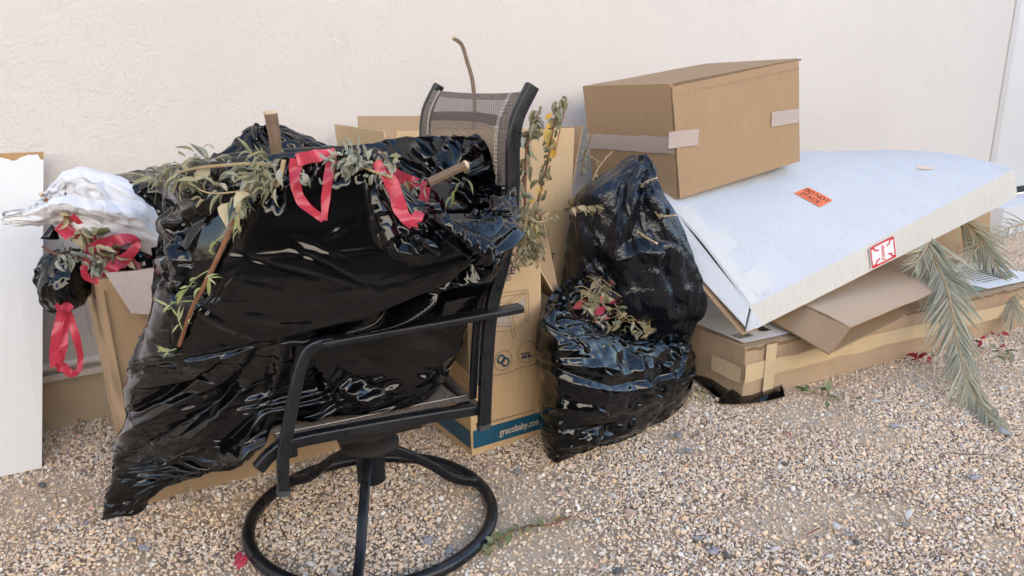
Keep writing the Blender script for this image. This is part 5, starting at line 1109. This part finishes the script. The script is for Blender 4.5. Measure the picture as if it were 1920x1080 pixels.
spots = [('pink', 919, 877, 24, 'pinkish stone just outside the right rim of the chair base ring'),
 ('grey', 972, 887, 26, 'grey stone between the chair base ring and the open leaf bag'),
 ('pink', 1053, 927, 22, 'pinkish stone on the gravel below the tip of the open leaf bag'),
 ('white', 1151, 931, 18, 'round white pebble on the gravel below the open leaf bag'),
 ('grey', 1269, 817, 24, 'larger grey chip right of the foot of the open leaf bag'),
 ('grey', 1289, 847, 20, 'smaller grey chip below another beside the open leaf bag'),
 ('pink', 1180, 963, 24, 'pinkish stone right of the trailing sprig'),
 ('grey', 1310, 1010, 26, 'grey chip left of the biggest grey chip near the bottom centre'),
 ('grey', 1339, 1035, 30, 'biggest grey chip near the bottom centre of the gravel'),
 ('dark', 1158, 1073, 24, 'dark round stone at the bottom edge below the trailing sprig'),
 ('dark', 1362, 1043, 24, 'dark stone touching the biggest grey chip at the bottom centre'),
 ('pink', 1253, 891, 18, 'pinkish stone in the open gravel below the low carton corner'),
 ('white', 1641, 754, 22, 'white flat chip on the gravel left of the palm frond tip'),
 ('grey', 1885, 812, 26, 'grey chip at the right edge beside the palm frond tip'),
 ('pink', 1562, 834, 18, 'brownish pink stone left of the lone dark twig'),
 ('grey', 1828, 897, 28, 'speckled grey stone below the thin dark twig at the right'),
 ('white', 1702, 968, 34, 'long white sliver of stone at the lower right'),
 ('grey', 1699, 984, 20, 'grey stone tucked under the long white sliver'),
 ('white', 1567, 989, 24, 'white chip above the reddish brown twig end'),
 ('grey', 1592, 1003, 18, 'mauve grey chip right of the white chip near the reddish twig'),
 ('white', 1452, 1031, 22, 'white oblong chip at the bottom left of the reddish twig'),
 ('white', 1557, 1044, 18, 'small white chip near the bottom edge below the reddish twig'),
 ('pink', 1782, 1036, 24, 'pinkish flat stone at the lower right corner area'),
 ('dark', 1472, 871, 15, 'small dark stone below the lone salmon petal'),
 ('grey', 1677, 800, 20, 'grey chip between the white flat chip and the palm tip'),
 ('dark', 1606, 1019, 16, 'small dark stone below the mauve grey chip'),
 ('grey', 271, 1029, 26, 'grey flat chip at the bottom left of the chair base ring'),
 ('grey', 247, 1013, 22, 'grey chip touching the flat one at the bottom left'),
 ('grey', 162, 982, 18, 'grey chip left of the hanging corner of the huge bag'),
 ('dark', 80, 911, 20, 'dark brown stone in front of the left board'),
 ('white', 133, 802, 18, 'whitish stone at the foot of the wall beside the left board'),
 ('grey', 149, 811, 14, 'small grey stone at the wall foot next to the whitish one'),
 ('dark', 353, 1053, 16, 'small black stone near the bottom edge left of the chair ring'),
 ('grey', 802, 1016, 26, 'speckled grey stone inside the chair base ring on the right'),
 ('white', 584, 1059, 22, 'whitish stone inside the chair base ring near the bottom'),
 ('grey', 844, 1032, 22, 'grey stone right of the speckled one inside the chair base ring'),
 ('pink', 640, 950, 20, 'pinkish stone inside the chair base ring left of the front leg')]
r = random.Random(4)
for kd, x, y, s, lab in spots:
    _, grp, ms = kinds[kd]; p = gz(x, y, .004); sz = s/FPX*float((p-C0)@_F); o = bpy.data.objects.new(kd+'_stone', r.choice(ms)); COL.objects.link(o)
    o.location = (p[0], p[1], .003+sz*.10); o.rotation_euler = (r.uniform(-.2, .2), r.uniform(-.2, .2), r.uniform(0, 6.3)); o.scale = (sz, sz*r.uniform(.7, 1.1), sz*r.uniform(.8, 1.1)); tag(o, lab, 'stone', grp)
def fallen(name, label, cat, x, y, me, size, n=1, spread=0., seed=1, group=None):
    r = random.Random(seed); p0 = gz(x, y, .012); root = empty(name, p0, label, cat, group)
    for i in range(n): put_leaf(root, r.choice(me), p0+V(r.gauss(0, spread), r.gauss(0, spread), .002+.006*r.random()), V(r.gauss(0, 1), r.gauss(0, 1), r.gauss(.05, .15)), V(r.gauss(0, .3), r.gauss(0, .3), 1), size*r.uniform(.7, 1.2), 'petal' if me is L_red else 'leaf')
    return root
sprig('fallen_sprig', 'trailing sprig with green and dry leaves on the gravel right of the chair base', 'sprig', [gz(1070,968,.02), gz(1030,984,.015), gz(985,988,.02), gz(945,1005,.02), gz(912,1030,.012)], (.0022,.0012), M_bark2, [L_green], 24, (.018,.032), .3, .9, -.05, 41)
fs_ = fallen('dry_leaf', 'curled khaki leaf at the tip of the trailing sprig', 'leaf', 1050, 972, L_straw, .045, 2, .008, 42)
fallen('red_petals', 'crushed crimson petals against the left edge of the chair base ring', 'petals', 462, 1052, L_red, .030, 4, .008, 43)
fallen('red_petals', 'pink petals under the lower corner of the hanging bag', 'petals', 250, 958, L_red, .026, 3, .008, 44)
fallen('red_petals', 'two crimson petal clusters on the gravel under the palm frond', 'petals', 1726, 675, L_red, .038, 8, .025, 45)
fallen('red_petals', 'lone salmon petal on the open gravel at the right', 'petals', 1475, 815, L_red, .022, 2, .004, 46)
fallen('red_petals', 'crimson petals strewn beside the right end of the low carton', 'petals', 1865, 640, L_red, .032, 12, .07, 47)
fallen('leaf_litter', 'faded green leaves caught along the foot of the low carton', 'leaves', 1525, 735, L_green, .040, 10, .04, 48)
fallen('leaf_litter', 'brown leaves trailing from the green ones beside the low carton', 'leaves', 1555, 742, L_straw, .035, 8, .035, 49)
fallen('leaf_litter', 'dark green leaves at the gravel edge by the far right carton', 'leaves', 1855, 660, L_green, .040, 14, .06, 50)
fallen('leaf_litter', 'green leaf scraps inside the chair base ring', 'leaves', 590, 948, L_green, .022, 4, .03, 51)
fallen('leaf_litter', 'brown leaf drift against the white step', 'leaves', 1885, 418, L_straw, .06, 40, .12, 52)
fallen('dry_leaf', 'small grey green leaf just right of the chair base ring', 'leaf', 950, 962, L_green, .022, 1, 0, 53)
fallen('dry_leaf', 'pale dry leaf below the trailing sprig', 'leaf', 1025, 1007, L_straw, .030, 1, 0, 54)
fallen('leaf_litter', 'crumbs of dry leaves beside the foot of the open leaf bag', 'leaves', 1318, 742, L_straw, .022, 12, .035, 61)
fallen('leaf_litter', 'dry leaf crumbs between the playard carton and the open leaf bag', 'leaves', 1010, 868, L_straw, .020, 9, .03, 62)
fallen('leaf_litter', 'dead leaf bits at the wall foot beside the left board', 'leaves', 150, 806, L_straw, .024, 14, .05, 63)
fallen('leaf_litter', 'few leaf crumbs under the hanging end of the huge bag', 'leaves', 330, 945, L_straw, .020, 8, .05, 64)
for lab, pts in (('thin dark twig lying on the open gravel at the right', [(1778,848),(1815,852),(1848,852)]), ('reddish brown twig on the gravel near the bottom centre right', [(1512,1003),(1525,996),(1536,990)]), ('pale straw on the gravel below the left board', [(85,932),(110,929),(138,925)])):
    P = [gz(x, y, .013) for x, y in pts]; t_ = empty('fallen_twig', P[0], lab, 'twig'); tube('stem', spline(P, 8), .0018, M_bark if 'dark' in lab else (M_bark2 if 'red' in lab else M_twig), t_, seg=6)
